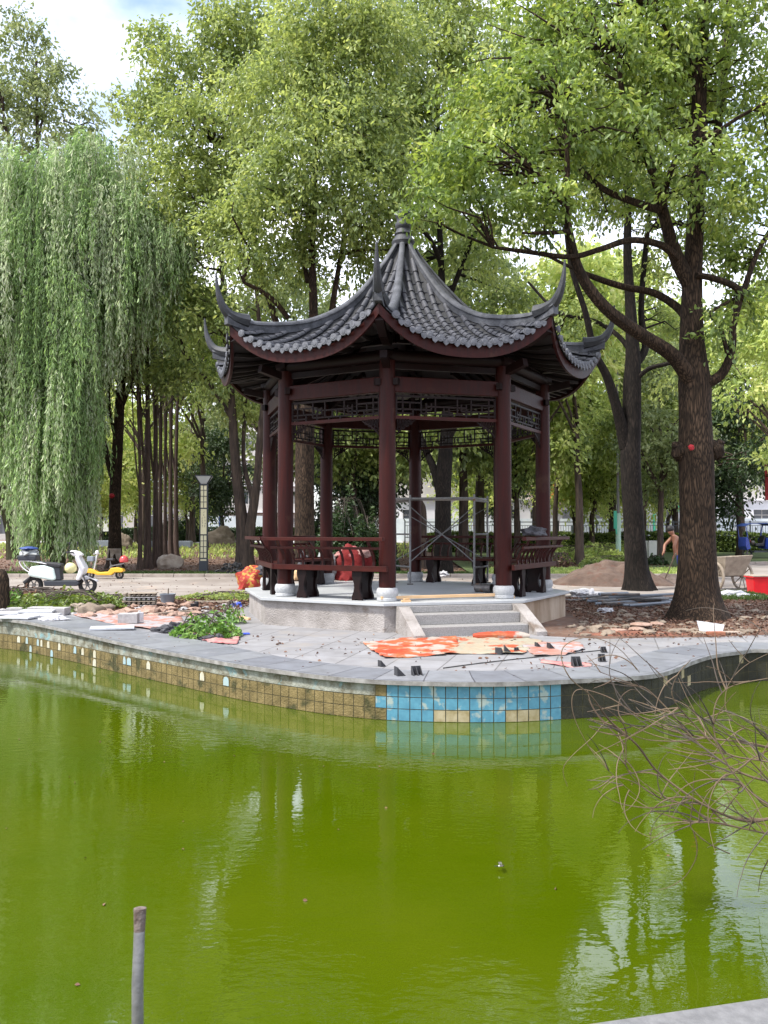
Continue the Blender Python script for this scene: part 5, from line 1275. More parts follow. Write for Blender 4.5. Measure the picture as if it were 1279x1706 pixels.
rubble('rubble', 'dark stones on the dirt right of the pavilion', 160, (950, 1330), (1000, 1060), .02, .07, M['rock_dark'], 53)
for (x, y, s, lab, m_) in ((150, 1022, (.22, .16, .13), 'largest greenish grey stone behind the kerb blocks', 'rock_dark'), (175, 1019, (.18, .14, .10), 'flat grey stone next to the largest one', 'rock_dark'), (130, 1020, (.15, .12, .12), 'pale rounded stone behind the kerb blocks', 'rock')):
    mb = MB(); mb.blob((0, 0, s[2] * .4), s, x, .35, 1.4, 3); tag(mb.build('stone', M[m_], smooth=True, loc=P(x, y)), lab, 'stone')
for (x, y, s, lab, m_) in ((283, 947, (.50, .35, .40), 'big pale boulder on the leaf litter left of the lamp post', 'rock'), (367, 908, (.95, .5, .85), 'pointed brown rock beside the far road, right of the lamp post', 'rock_dark'), (131, 912, (.6, .4, .55), 'rounded brown rock behind the willow trunks', 'rock_dark'), (207, 912, (.5, .35, .6), 'dark rounded rock right of the red ball trunk', 'rock_dark')):
    c = P(x, y); mb = MB(); mb.blob((0, 0, s[2] * .35), s, x, .32, 1.1, 4); tag(mb.build('boulder', M[m_], smooth=True, loc=c), lab, 'boulder')
for (x, y, w, lab) in ((143, 912, 3.4, 'long low green marble bench slab behind the willow'), (285, 913, 2.5, 'long low green marble bench slab behind the red-brown stems')):
    c = P(x, y); mb = MB(); mb.box((0, 0, .22), (w, .5, .42)); tag(mb.build('stone_bench', M['sign_grey'], loc=c, bevel=.03), lab, 'bench')
# leaf litter, grass
def scatter(name, label, polys, n, size, m, seed, h=.03, droop=0, aspect=.5, up=False):
    g = np.random.default_rng(seed); out = []
    for (x0, x1, y0, y1, w) in polys:
        k = int(n * w); xs = g.uniform(x0, x1, k); ys = g.uniform(y0, y1, k)
        out.append(np.stack([xs, ys], 1))
    xy = np.concatenate(out); inn = (np.hypot(xy[:, 0] - PC.x, xy[:, 1] - PC.y) > 3.0)
    fs = [p for p in shore if p.y > 6]; inn &= xy[:, 1] > np.interp(xy[:, 0], [p.x for p in fs], [p.y for p in fs]) + .05; xy = xy[inn]
    z = np.array([gz(a, b) for a, b in xy]) + g.uniform(.012, h, len(xy)) + .01
    dr = None
    if up: dr = g.normal(size=(len(xy), 3)) * .35; dr[:, 2] = 1
    else: dr = g.normal(size=(len(xy), 3)); dr[:, 2] *= .18
    return tag(leaf_obj(name, np.stack([xy[:, 0], xy[:, 1], z], 1), size, m, None, None, droop, seed=seed, dirs=dr, aspect=aspect), label, None, None, 'stuff')
scatter('leaf_litter', 'fallen brown leaves under the trees', [(-14, -2.7, 15.2, 18.3, .22), (-30, 2, 31, 58, .9), (2, 12, 31, 40, .1)], 22000, .085, M['litter'], 80, h=.05)
scatter('leaf_litter', 'dark fallen leaves and chips on the dirt around the big camphor tree', [(3.3, 9, 11.8, 19, 1)], 9000, .055, M['litter'], 85, h=.03)
scatter('fallen_leaves', 'few dry leaves strewn on the paving and the pavilion path', [(-4, 4.8, 8.6, 12.2, .6), (-12, 5, 19.5, 26.8, .4)], 620, .05, M['litter'], 81, h=.02)
scatter('grass', 'short grass along the path kerb', [(-30, 3, 27.7, 30.3, 1)], 26000, .11, M['grass_blade'], 82, h=.05, up=True, aspect=.16)
scatter('ground_cover', 'patches of low green plants under the far trees', [(-30, 2, 40, 57, .6), (3.3, 11, 27.8, 31, .7)], 9000, .22, M['leaf_far'], 83, h=.10, up=True, aspect=.4)
scatter('grass', 'thin grass beside the sand heap and worker', [(7.2, 8.6, 18.2, 20.2, 1)], 2500, .13, M['grass_blade'], 84, h=.06, up=True, aspect=.16)

g = np.random.default_rng(90); k = 70; xs = g.uniform(-6, 5.5, k); ys = 3.2 + (g.random(k) ** .6) * 4.6
tag(leaf_obj('floating_leaves', np.stack([xs, ys, np.full(k, WATER + .006)], 1), .022, M['litter'], None, seed=90, dirs=np.stack([g.normal(size=k), g.normal(size=k), np.zeros(k)], 1), aspect=.6), 'tiny leaf specks floating on the green water', None, None, 'stuff')
# ================================================================ lamp post
c = P(339, 953); lampp = thing('lamp_post', 'square lamp column with cream panels in a black grid and a flared white head', 'lamp post', c, .12)
S = c.y / F
def Hh(py): return (885 - py) * S + EYE - c.z
w = 6.2 * S
mb = MB(); mb.box((0, 0, (Hh(934)) / 2), (w * 2.3, w * 2.3, Hh(934))); mb.build('base', M['charcoal'], lampp, bevel=.01)
mb = MB(); mb.box((0, 0, (Hh(934) + Hh(808)) / 2), (w * 1.8, w * 1.8, Hh(808) - Hh(934))); sh_ = mb.build('panel', M['lamp_panel'], lampp)
mb = MB()
for sx_ in (-1, 1):
    for sy_ in (-1, 1): mb.box((sx_ * w * .93, sy_ * w * .93, (Hh(934) + Hh(807)) / 2), (.035, .035, Hh(807) - Hh(934)))
for y in [808, 817, 827, 836.5, 847, 891, 901, 910.5, 920, 930]:
    t_ = .045 if y in (847, 891, 930, 808) else .022
    for sy_ in (-1, 1):
        mb.box((0, sy_ * w * .94, Hh(y)), (w * 1.9, .03, t_)); mb.box((sy_ * w * .94, 0, Hh(y)), (.03, w * 1.9 - .03, t_))
for ya, yb in ((808, 847), (891, 930)):
    for sy_ in (-1, 1):
        mb.box((0, sy_ * w * .935, (Hh(ya) + Hh(yb)) / 2), (.022, .026, Hh(ya) - Hh(yb))); mb.box((sy_ * w * .935, 0, (Hh(ya) + Hh(yb)) / 2), (.026, .022, Hh(ya) - Hh(yb)))
mb.build('grid_frame', M['charcoal'], sh_)
mb = MB(); a, b = w * .9, w * 2.15; z0_, z1_ = Hh(806), Hh(794)
mb.hexa([(-a, -a, z0_), (a, -a, z0_), (a, a, z0_), (-a, a, z0_), (-b, -b, z1_), (b, -b, z1_), (b, b, z1_), (-b, b, z1_)]); hd_ = mb.build('lamp_head', M['lamp_shade'], lampp)
mb = MB(); mb.box((0, 0, z1_ + .022), (b * 2.1, b * 2.1, .035))
for i in range(4):
    an = i * math.pi / 2 + math.pi / 4; mb.bar((math.cos(an) * a * 1.43, math.sin(an) * a * 1.43, z0_), (math.cos(an) * b * 1.43, math.sin(an) * b * 1.43, z1_), .03, .03)
mb.build('head_frame', M['charcoal'], hd_)
mb = MB(); g = random.Random(2)                  # two short columns of small characters, too small to read in the photo
for col_, x in ((0, -.045), (1, .045)):
    for r_ in range(4 + (2 if col_ == 0 else 0)):
        zc = Hh(853.5 + (r_ if col_ == 0 else r_ + 2) * 4.6); xx = x if (col_ or r_ > 1) else 0
        for k in range(4): mb.box((xx + g.uniform(-.018, .018), -w * .905, zc + g.uniform(-.03, .03)), (.045 if k % 2 else .008, .006, .008 if k % 2 else .06))
mb.build('characters', M['timber_grey'], sh_)
# heap of black metal parts
c = P(385, 957); mb = MB(); g = random.Random(6)
for i in range(90):
    x = g.gauss(0, .42); h_ = max(.03, .42 * math.exp(-(x / .5) ** 2)) * g.random() + .03
    mb.box((x, g.uniform(-.35, .35), h_), (g.uniform(.05, .3), .03, g.uniform(.02, .08)), g.uniform(0, 3), tilt=(g.uniform(-.6, .6), g.uniform(-.5, .5)))
for i in range(12): mb.box((g.uniform(-1.5, .9), g.uniform(-.3, .2), .04), (g.uniform(.3, .7), .06, .04), g.uniform(-.2, .2))
tag(mb.build('metal_scrap_heap', M['black'], loc=c), 'heap of black metal parts on the path edge right of the lamp post', None, None, 'stuff')
lump('cloth_bundle', 'red and gold patterned quilt slumped against the left side of the platform', 'quilt', P(412, 986) + Vector((-.05, .9, 0)), (.36, .35, .46), M['gold_cloth'], 61, .35)
lump('cloth_bundle', 'dark jacket lying over the red and gold quilt', 'jacket', P(433, 986) + Vector((.05, .9, .38)), (.26, .25, .20), M['dark_cloth'], 62, .5)
# ================================================================ scooters
def wheel(root, c, r, w_, rimm, name='wheel'):
    mb = MB(); n = 24; k = 10; vs = []
    for i in range(n):
        a = 2 * math.pi * i / n
        for j in range(k):
            b = 2 * math.pi * j / k; rr = r - w_ / 2 + math.cos(b) * w_ / 2; vs.append((c[0] + math.cos(a) * rr, c[1] + math.sin(b) * w_ / 2, c[2] + math.sin(a) * rr))
    mb.add(vs, [(i * k + j, i * k + (j + 1) % k, ((i + 1) % n) * k + (j + 1) % k, ((i + 1) % n) * k + j) for i in range(n) for j in range(k)])
    wo_ = mb.build(name, M['rubber'], root, smooth=True); mb = MB()
    mb.tube([(c[0], c[1] - .04, c[2]), (c[0], c[1] + .04, c[2])], r * .18, 10)
    for i in range(6):
        a = i * math.pi / 3; mb.bar((c[0], c[1], c[2]), (c[0] + math.cos(a) * (r - w_ * .8), c[1], c[2] + math.sin(a) * (r - w_ * .8)), .02, .03, up=Vector((0, 1, 0)))
    mb.build('rim', rimm, wo_); return wo_
def slab2(mb, poly, y0, y1): mb.plate([(x, y0, z) for x, z in poly], (0, y1 - y0, 0))
c = P(98, 990); sc1 = thing('scooter', 'white and mint electric scooter with a loaded rear rack, standing on the path', 'scooter', c, R(4))
wheel(sc1, (.66, 0, .22), .22, .10, M['steel']); wheel(sc1, (-.58, 0, .22), .22, .11, M['steel_dark'])
mb = MB(); slab2(mb, [(-.30, .20), (.45, .20), (.52, .28), (.45, .33), (-.32, .33)], -.14, .14); mb.build('floorboard', M['charcoal'], sc1, bevel=.02)
mb = MB(); slab2(mb, [(-.68, .48), (-.62, .42), (-.10, .32), (-.02, .36), (-.08, .62), (-.30, .70), (-.62, .66)], -.15, .15); mb.build('rear_body', M['mint'], sc1, bevel=.04)
mb = MB(); slab2(mb, [(-.04, .34), (.08, .34), (.05, .64), (-.10, .64)], -.12, .12); mb.build('battery_box', M['charcoal'], sc1, bevel=.02)
mb = MB(); slab2(mb, [(-.42, .71), (-.36, .68), (.02, .62), (.10, .66), (.08, .72), (-.10, .75), (-.40, .77)], -.14, .14); mb.build('seat', M['black'], sc1, bevel=.03)
mb = MB(); slab2(mb, [(.42, .34), (.50, .32), (.60, .50), (.64, .62), (.48, .90), (.42, .92), (.40, .84), (.50, .60)], -.17, .17); mb.build('leg_shield', M['white_paint'], sc1, bevel=.03)
mb = MB(); slab2(mb, [(.50, .40), (.60, .44), (.88, .34), (.90, .28), (.78, .36), (.66, .42), (.60, .30)], -.08, .08); mb.build('front_mudguard', M['white_paint'], sc1, bevel=.02)
mb = MB(); mb.tube([(.66, .075, .22), (.56, .075, .5)], .022, 8); mb.tube([(.66, -.075, .22), (.56, -.075, .5)], .022, 8); mb.build('fork', M['steel_dark'], sc1, smooth=True)
mb = MB(); slab2(mb, [(.28, .95), (.34, .90), (.50, .88), (.56, .93), (.46, 1.01), (.32, 1.04), (.26, 1.02)], -.11, .11); hb = mb.build('headset', M['white_paint'], sc1, bevel=.03)
mb = MB(); mb.tube([(.30, -.34, 1.0), (.36, -.1, .98), (.36, .1, .98), (.30, .34, 1.0)], .017, 8); mb.tube([(.28, -.36, 1.0), (.30, -.24, 1.0)], .025, 8); mb.tube([(.28, .36, 1.0), (.30, .24, 1.0)], .025, 8); mb.build('handlebar', M['black'], sc1, smooth=True)
mb = MB(); mb.blob((.28, -.05, .62), (.14, .12, .13), 3, .05, 1, 3); mb.build('yellow_helmet', M['cream'], sc1, smooth=True)
for y in (-.27, .27):
    mb = MB(); mb.tube([(.30, y, 1.0), (.33, y * 1.15, 1.16)], .008, 6); mb.blob((.33, y * 1.18, 1.20), (.015, .06, .045), 3, .05, 1, 2); mb.build('mirror', M['black'], sc1, smooth=True)
mb = MB(); mb.tube(catmull([(.34, .1, .98), (.50, .14, .80), (.60, .08, .45), (.62, .07, .25)], 5), .007, 6); mb.build('brake_cable', M['black'], sc1, smooth=True)
mb = MB()
for y in (-.13, .13): mb.tube(catmull([(-.25, y, .72), (-.60, y, .78), (-.86, y, .79), (-.78, y, .62), (-.50, y, .44)], 4), .014, 6)
mb.tube([(-.86, -.13, .79), (-.86, .13, .79)], .014, 6); mb.build('rear_rack', M['white_paint'], sc1, smooth=True)
mb = MB(); slab2(mb, [(-.90, .80), (-.50, .80), (-.48, .92), (-.92, .92)], -.16, .16); rb_ = mb.build('rack_tray', M['charcoal'], sc1, bevel=.02)
mb = MB(); mb.blob((-.68, 0, .97), (.20, .15, .10), 6, .5, 1.6, 3); mb.build('sheet_bundle', M['grey_bag'], rb_, smooth=True)
mb = MB(); mb.blob((-.70, 0, 1.08), (.22, .16, .05), 9, .2, 1.2, 3); mb.build('cushion', M['sign_blue'], rb_, smooth=True)
mb = MB(); slab2(mb, [(-.82, .30), (-.56, .50), (-.46, .50), (-.40, .36), (-.60, .44), (-.78, .24)], -.07, .07); mb.build('rear_mudguard', M['black'], sc1, bevel=.01)
c = P(175, 965); sc2 = thing('scooter', 'small yellow seated electric scooter with a red helmet on its rear rack', 'scooter', c, R(180 - 3))
wheel(sc2, (.48, 0, .14), .14, .07, M['steel_dark']); wheel(sc2, (-.46, 0, .14), .14, .07, M['steel_dark'])
mb = MB(); slab2(mb, [(-.62, .26), (-.58, .34), (-.42, .38), (-.22, .36), (-.12, .24), (.20, .22), (.34, .30), (.54, .34), (.62, .26), (.56, .20), (.34, .18), (.22, .13), (-.22, .13), (-.34, .22), (-.56, .22)], -.11, .11); mb.build('frame_shell', M['yellow'], sc2, bevel=.02)
mb = MB(); mb.tube([(.36, 0, .30), (.27, 0, .78)], .025, 8); mb.tube([(.27, -.25, .80), (.27, .25, .80)], .015, 8); mb.blob((.27, 0, .84), (.06, .06, .08), 3, .2, 1, 2); mb.build('steering_column', M['white_paint'], sc2, smooth=True)
mb = MB(); mb.box((.44, 0, .64), (.20, .26, .16)); mb.build('basket', M['sign_grey'], sc2, bevel=.02)
mb = MB(); mb.tube([(-.18, 0, .30), (-.16, 0, .58)], .02, 8); st_ = mb.build('seat_post', M['steel'], sc2, smooth=True)
mb = MB(); mb.box((-.16, 0, .62), (.26, .18, .07)); mb.build('seat', M['black'], st_, bevel=.025)
mb = MB(); mb.bar((-.20, 0, .42), (-.62, 0, .50), .16, .03); mb.build('rear_rack', M['steel'], sc2)
c2 = sc2.matrix_basis if False else None
mb = MB(); mb.lathe([(.13, 0), (.14, .05), (.13, .12), (.09, .18), (.03, .21), (.005, .213)], 20); hl = mb.build('helmet', M['helmet_red'], smooth=True, loc=P(175, 965) + Vector((.58, .02, .535))); tag(hl, 'shiny red helmet resting on the rear of the yellow scooter', 'helmet')
# small pole markers
for (x, y0, y1, lab) in ((48, 948, 905, 'thin white-topped stake at the left, in front of the willow'), (181, 934, 915, 'thin orange-tipped stake beside the red ball trunk')):
    c = P(x, y0); h_ = (y0 - y1) * c.y / F; rt = thing('stake', lab, 'stake', c); mb = MB(); mb.tube([(0, 0, 0), (0, 0, h_ * .85)], .018, 8); mb.build('shaft', M['rock_dark'], rt); mb = MB(); mb.tube([(0, 0, h_ * .85), (0, 0, h_)], .022, 8); mb.build('tip', M['white_paint'], rt)
# ================================================================ right side
# sand heap
def heap(name, label, cat, c, rx, ry, h, m, seed, n=60):
    mb = MB(); V = []
    for i in range(n + 1):
        for j in range(n + 1):
            x = -1.15 + 2.3 * i / n; y = -1.15 + 2.3 * j / n; r = math.hypot(x, y); k = max(0, 1 - r * (1 + .18 * noise.noise(Vector((x * 2, y * 2, seed)))))
            z = h * (k ** .85 if k > 0 else 0) * (1 + .45 * noise.fractal(Vector((x * 2.2, y * 2.2, seed)), 1, 2, 5)) + (.0 if k > 0 else -.05)
            z = min(z, h * (.86 + .1 * noise.noise(Vector((x * 3, y * 3, seed + 4)))))
            V.append((x * rx, y * ry, z))
    mb.add(V, [(i * (n + 1) + j, (i + 1) * (n + 1) + j, (i + 1) * (n + 1) + j + 1, i * (n + 1) + j + 1) for i in range(n) for j in range(n)])
    return tag(mb.build(name, m, smooth=True, loc=c), label, cat)
heap('sand_heap', 'wide brown heap of sand beside the path, behind the pipes', 'heap', P(1030, 976) + Vector((0, .6, 0)), 1.75, 1.3, .78, M['sand'], 3)
heap('mortar_heap', 'small dark heap of mortar at the worker\'s shovel', 'heap', P(1112, 972), .62, .5, .34, M['sand_dark'], 5, 30)
# pile of steel tubes
c = P(1040, 1008); rt = thing('tube_pile', 'loose pile of scaffold tubes on the dirt between the platform and the big tree', 'pipes', c); g = random.Random(12)
for i in range(26):
    x = g.uniform(-.6, .7); y = g.uniform(-.75, .75); ln = g.uniform(.7, 1.5); an = g.gauss(.12, .16); z = .03 + g.random() ** 1.5 * .24
    dx, dy = math.cos(an) * ln / 2, math.sin(an) * ln / 2; dz = g.uniform(-.05, .07)
    mb = MB(); mb.tube([(x - dx, y - dy, z - dz * .4), (x + dx, y + dy, z + dz)], g.choice([.024, .018, .028]), 8); mb.build('tube', M[g.choice(['steel', 'steel', 'steel_dark', 'sign_grey'])], rt, smooth=True)
lump('plastic_sheeting', 'crumpled white sheeting at the left end of the tube pile', 'sheeting', P(976, 994), (.34, .25, .13), M['white_bag'], 71, .6)
lump('plastic_bag', 'small blue and white bag in front of the tube pile', 'bag', P(1008, 1020), (.13, .10, .06), M['white_bag'], 72, .6)
lump('plastic_sheeting', 'white and grey plastic sheeting below the handcart', 'sheeting', P(1218, 997), (.55, .22, .10), M['white_bag'], 73, .7)
for (x, y, s, rz, m_, lab) in ((1068, 1047, (.30, .18, .05), -.1, 'brick_pink', 'upper flat pinkish stone of the pair near the paving edge'), (1060, 1052, (.22, .2, .05), .4, 'brick_pink', 'lower pinkish stone tucked under the flat one'), (1094, 1043, (.20, .14, .05), .2, 'brick_pink', 'pinkish flat stone right of the pair'), (1028, 1053, (.24, .12, .04), 0, 'brick_pink', 'low pinkish stone left of the pair, by the red earth')):
    c = P(x, y); mb = MB(); mb.blob((0, 0, s[2] * .6), (s[0] * .55, s[1] * .6, s[2] * .8), x, .22, 1.2, 3); tag(mb.build('flat_stone', M[m_], loc=c + Vector((0, 0, .03 if 'upper' in lab else 0))), lab, 'stone')
heap('red_earth', 'patch of bright red earth at the paving edge', 'earth', P(1062, 1058) + Vector((0, .12, 0)), .85, .28, .05, mat('red_earth', (.15, .055, .032), (.22, .09, .055), 8, .95, .6, 40), 8, 24)
c = P(1185, 1057); mb = MB(); mb.plate([(-.16, 0, 0), (.16, .02, 0), (.22, .07, .13), (-.19, .05, .19)], (0, .02, .004)); tag(mb.build('white_board', M['slab_white'], loc=c), 'bent white board leaning at the foot of the big camphor tree', 'board')
c = P(1192, 1061); mb = MB(); mb.box((0, 0, .04), (.24, .12, .07), .12); tag(mb.build('brick', M['brick'], loc=c, bevel=.006), 'single red brick on the paving edge in front of the white board', 'brick')
c = P(1215, 1057); mb = MB(); mb.box((0, 0, .025), (.30, .15, .04), -.1); tag(mb.build('stone_slab', M['rock'], loc=c, bevel=.006), 'pale stone slab right of the single red brick', 'slab')
# handcart
c = P(1213, 983); c = Vector((c.x, c.y, 0)); ct = thing('handcart', 'weathered tipping handcart with two spoked wheels on the path', 'cart', c, R(18))
for s in (-1, 1):
    cx = s * .44; mb = MB(); r = .36; n = 28
    pts = [Vector((cx, math.cos(a) * r, r + math.sin(a) * r)) for a in [2 * math.pi * i / n for i in range(n + 1)]]; mb.tube(pts, .035, 8, caps=False); wl = mb.build('wheel', M['timber_grey'], ct, smooth=True)
    mb = MB(); mb.tube([(cx - .05, 0, r), (cx + .05, 0, r)], .05, 10)
    for i in range(10):
        a = i * math.pi / 5; mb.tube([(cx, 0, r), (cx, math.cos(a) * r, r + math.sin(a) * r)], .013, 5)
    mb.build('spokes', M['timber_grey'], wl)
mb = MB(); mb.tube([(-.44, 0, .36), (.44, 0, .36)], .022, 8); mb.build('axle', M['steel_dark'], ct)
tp_ = [(-.42, -.42, .86), (.42, -.42, .90), (.42, .42, .86), (-.42, .42, .82)]; bt = [(-.30, -.22, .38), (.30, -.22, .38), (.30, .26, .38), (-.30, .26, .38)]
mb = MB()
for i in range(4):
    a, b = Vector(bt[i]), Vector(bt[(i + 1) % 4]); d_, e_ = Vector(tp_[(i + 1) % 4]), Vector(tp_[i]); nn_ = (b - a).cross(d_ - a).normalized() * -.02; mb.plate([a, b, d_, e_], nn_)
mb.plate([Vector(v) for v in bt], (0, 0, .02)); mb.build('hopper', M['timber_grey'], ct)
mb = MB()
for s in (-1, 1): mb.tube([(s * .30, .26, .45), (s * .32, 1.1, .40)], .02, 6)
mb.build('handles', M['timber_grey'], ct)
# red tub under a board
c = P(1270, 991); rt = thing('red_tub', 'bright red plastic tub at the right edge of the photo', 'tub', c); mb = MB()
mb.hexa([(-.27, -.2, 0), (.40, -.2, 0), (.40, .2, 0), (-.27, .2, 0), (-.31, -.24, .42), (.44, -.24, .42), (.44, .24, .42), (-.31, .24, .42)]); mb.build('shell', M['red_plastic'], rt, bevel=.02); mb = MB(); mb.box((.065, 0, .425), (.80, .52, .03)); mb.build('rim', M['red_plastic'], rt, bevel=.01)
mb = MB(); mb.box((0, 0, 0), (1.5, .55, .025)); tag(mb.build('board', M['rock'], loc=c + Vector((.42, 0, .455)), bevel=.004), 'pale board laid across the red tub', 'board')
mb = MB(); mb.box((0, 0, .02), (1.3, .3, .035)); tag(mb.build('board', M['slab_white'], loc=P(1255, 998) + Vector((0, 0, .04)), rz=-.03, bevel=.004), 'white board lying on the ground in front of the red tub', 'board')
# worker
c = P(1133, 979); wk = thing('person', 'bare-chested worker in blue shorts bending over a shovel, half hidden behind the big tree', 'person', c, 0)
def skin_mesh(name, nodes, edges, m, parent, sub=2):
    me = bpy.data.meshes.new(name); me.from_pydata([n_[0] for n_ in nodes], edges, []); o = bpy.data.objects.new(name, me); COL.objects.link(o); o.parent = parent
    md = o.modifiers.new('skin', 'SKIN'); md.use_smooth_shade = True
    for i, n_ in enumerate(nodes):
        r = n_[1]; me.skin_vertices[0].data[i].radius = (r, r) if not isinstance(r, tuple) else r
    me.skin_vertices[0].data[0].use_root = True
    o.modifiers.new('sub', 'SUBSURF').levels = sub; o.modifiers['sub'].render_levels = sub; me.materials.append(m); return o
# faces -X, bends forward; y is away from camera
N = [((.03, 0, .86), (.15, .12)), ((.0, 0, 1.02), (.13, .10)), ((-.06, 0, 1.20), (.15, .12)), ((-.13, 0, 1.34), (.13, .10)), ((-.18, 0, 1.41), .055), ((-.23, 0, 1.48), .085), ((-.27, 0, 1.56), .09),
     ((-.15, -.17, 1.33), .06), ((-.24, -.24, 1.10), .045), ((-.20, -.20, .89), .034), ((-.22, -.16, .83), .03),
     ((-.15, .17, 1.33), .06), ((-.34, .20, 1.14), .045), ((-.40, .08, .96), .034), ((-.43, .04, .93), .03),
     ((.0, -.09, .72), .095), ((-.04, -.10, .46), .062), ((.04, -.10, .28), .055), ((.05, -.10, .08), .038), ((-.06, -.11, .035), .035), ((-.13, -.11, .025), .025),
     ((.10, .09, .72), .095), ((.14, .10, .46), .062), ((.22, .10, .28), .055), ((.24, .10, .08), .038), ((.14, .11, .035), .035), ((.07, .11, .025), .025)]
E = [(0, 1), (1, 2), (2, 3), (3, 4), (4, 5), (5, 6), (3, 7), (7, 8), (8, 9), (9, 10), (3, 11), (11, 12), (12, 13), (13, 14), (0, 15), (15, 16), (16, 17), (17, 18), (18, 19), (19, 20), (0, 21), (21, 22), (22, 23), (23, 24), (24, 25), (25, 26)]
for hi, (hx, hy, hz) in ((10, (-.22, -.16, .83)), (14, (-.43, .04, .93))):
    for f_ in range(4):
        k = len(N); N.append(((hx - .03, hy + .012 * (f_ - 1.5), hz - .035), .010)); N.append(((hx - .045 + .02, hy + .014 * (f_ - 1.5), hz - .07), .008)); E += [(hi, k), (k, k + 1)]
    k = len(N); N.append(((hx + .03, hy + .01, hz - .03), .010)); E.append((hi, k))
skin_mesh('body', N, E, M['skin'], wk)
skin_mesh('shorts', [((.03, 0, .90), (.165, .14)), ((.035, 0, .98), (.14, .125)), ((.005, -.09, .74), .125), ((-.015, -.10, .56), .115), ((.10, .09, .74), .125), ((.125, .10, .56), .115)], [(0, 1), (0, 2), (2, 3), (0, 4), (4, 5)], M['shorts'], wk)
mb = MB(); mb.blob((-.255, 0, 1.575), (.105, .095, .095), 2, .06, 1, 3); mb.build('hair', M['hair'], wk, smooth=True)
c3 = c + Vector((-.22, -.16, .80)); tip = P(1106, 974) + Vector((0, 0, .10)); mb = MB(); top = c3 + (c3 - tip).normalized() * .28; mb.tube([top - tip, Vector((0, 0, 0))], .016, 8)
dd_ = (tip - top).normalized(); mb.plate([Vector((-.02, -.11, 0)), Vector((-.02, .11, 0)), dd_ * .24 + Vector((0, .10, 0)), dd_ * .30, dd_ * .24 + Vector((0, -.10, 0))], (0, 0, .006)); tag(mb.build('shovel', M['timber_grey'], loc=tip), 'long-handled shovel in the worker\'s hands', 'shovel')
# blue cargo tricycle
c = P(1277, 931); tr_ = thing('cargo_tricycle', 'blue motor cargo tricycle with a roofed cab, parked on the street at the right', 'tricycle', c, R(182))
wheel(tr_, (.95, 0, .26), .26, .10, M['steel_dark'])
for y in (-.42, .42): wheel(tr_, (-.75, y, .26), .26, .12, M['steel_dark'])
mb = MB(); slab2(mb, [(-1.45, .48), (.15, .48), (.15, .56), (-1.45, .56)], -.52, .52); bd = mb.build('cargo_bed', M['blue_metal'], tr_, bevel=.01)
mb = MB()
for y0_, y1_ in ((-.54, -.50), (.50, .54)): slab2(mb, [(-1.45, .56), (.15, .56), (.15, 1.0), (-1.45, 1.0)], y0_, y1_)
mb.box((-1.46, 0, .78), (.04, 1.0, .44)); mb.box((.14, 0, .78), (.04, 1.0, .44)); mb.build('bed_sides', M['blue_metal'], bd)
mb = MB()
for i in range(3): mb.box((-.05 - i * .5 - .15, .55, .92), (.42, .015, .12)); mb.box((-.05 - i * .5 - .15, -.55, .92), (.42, .015, .12))
mb.build('orange_panels', M['orange'], bd)
mb = MB(); slab2(mb, [(.95, .50), (1.12, .42), (1.20, .60), (1.18, 1.02), (1.08, 1.04)], -.40, .40); mb.build('front_shield', M['blue_metal'], tr_, bevel=.02)
mb = MB(); slab2(mb, [(-.10, 1.62), (.2, 1.72), (1.0, 1.70), (1.28, 1.58), (1.28, 1.55), (1.0, 1.66), (.2, 1.68), (-.10, 1.58)], -.48, .48); mb.build('roof', M['sign_blue'], tr_)
mb = MB()
for y in (-.44, .44): mb.tube([(1.12, y, 1.0), (1.20, y, 1.60)], .02, 6); mb.tube([(.10, y, .9), (-.02, y, 1.62)], .03, 6)
mb.build('roof_posts', M['blue_metal'], tr_)
mb = MB(); slab2(mb, [(.22, .62), (.62, .62), (.62, .74), (.30, .76), (.22, 1.1), (.16, 1.1)], -.25, .25); mb.build('seat', M['black'], tr_, bevel=.02)
mb = MB(); mb.tube([(.95, 0, .26), (.80, 0, .98)], .04, 8); mb.tube([(.74, -.36, 1.05), (.82, 0, 1.0), (.74, .36, 1.05)], .02, 6); mb.blob((.72, .1, .78), (.12, .1, .12), 3, .3, 1.4, 2); mb.build('steering', M['steel_dark'], tr_, smooth=True)
mb = MB(); mb.blob((.80, -.12, .86), (.10, .08, .10), 8, .2, 1.4, 2); mb.build('red_tank', M['red_plastic'], tr_, smooth=True)
mb = MB(); slab2(mb, [(-1.3, .34), (.7, .30), (.7, .38), (-1.3, .46)], -.20, .20); mb.build('chassis', M['charcoal'], tr_)
# kerb block, cabinet, signs, posts, planting
c = P(1082, 934); mb = MB(); mb.box((-.28, .1, .45), (.35, .5, .9)); mb.box((.12, 0, .46), (.48, .55, .92)); tag(mb.build('utility_cabinet', M['box_grey'], loc=c, bevel=.02), 'pale grey utility cabinet behind the slender dark trunk', 'cabinet')
c = P(957, 908); c = Q(957, 908, 46); c.z = gz(c.x, c.y); rt = thing('sign_post', 'slim grey and navy sign pillar in the hedge, right of the pavilion', 'sign', c)
hs = 45 * 46 / F; mb = MB(); mb.box((0, 0, hs / 2), (.34, .14, hs)); mb.build('pillar', M['sign_grey'], rt, bevel=.01)
mb = MB(); mb.box((.02, -.076, hs * .42), (.20, .012, hs * .72)); pn = mb.build('sign_face', M['sign_blue'], rt)
mb = MB()
for i in range(5): mb.box((.02, -.086, hs * (.22 + .09 * i)), (.07, .006, .07)); 
mb.build('characters', M['wall_white'], pn)
c = Q(1030, 925, 38); c.z = gz(c.x, c.y); rt = thing('street_lamp', 'tall thin grey mast with a green foot and lower sleeve beside the forked trunk', 'mast', c); hh = lambda y: (885 - y) * 38 / F + EYE - c.z
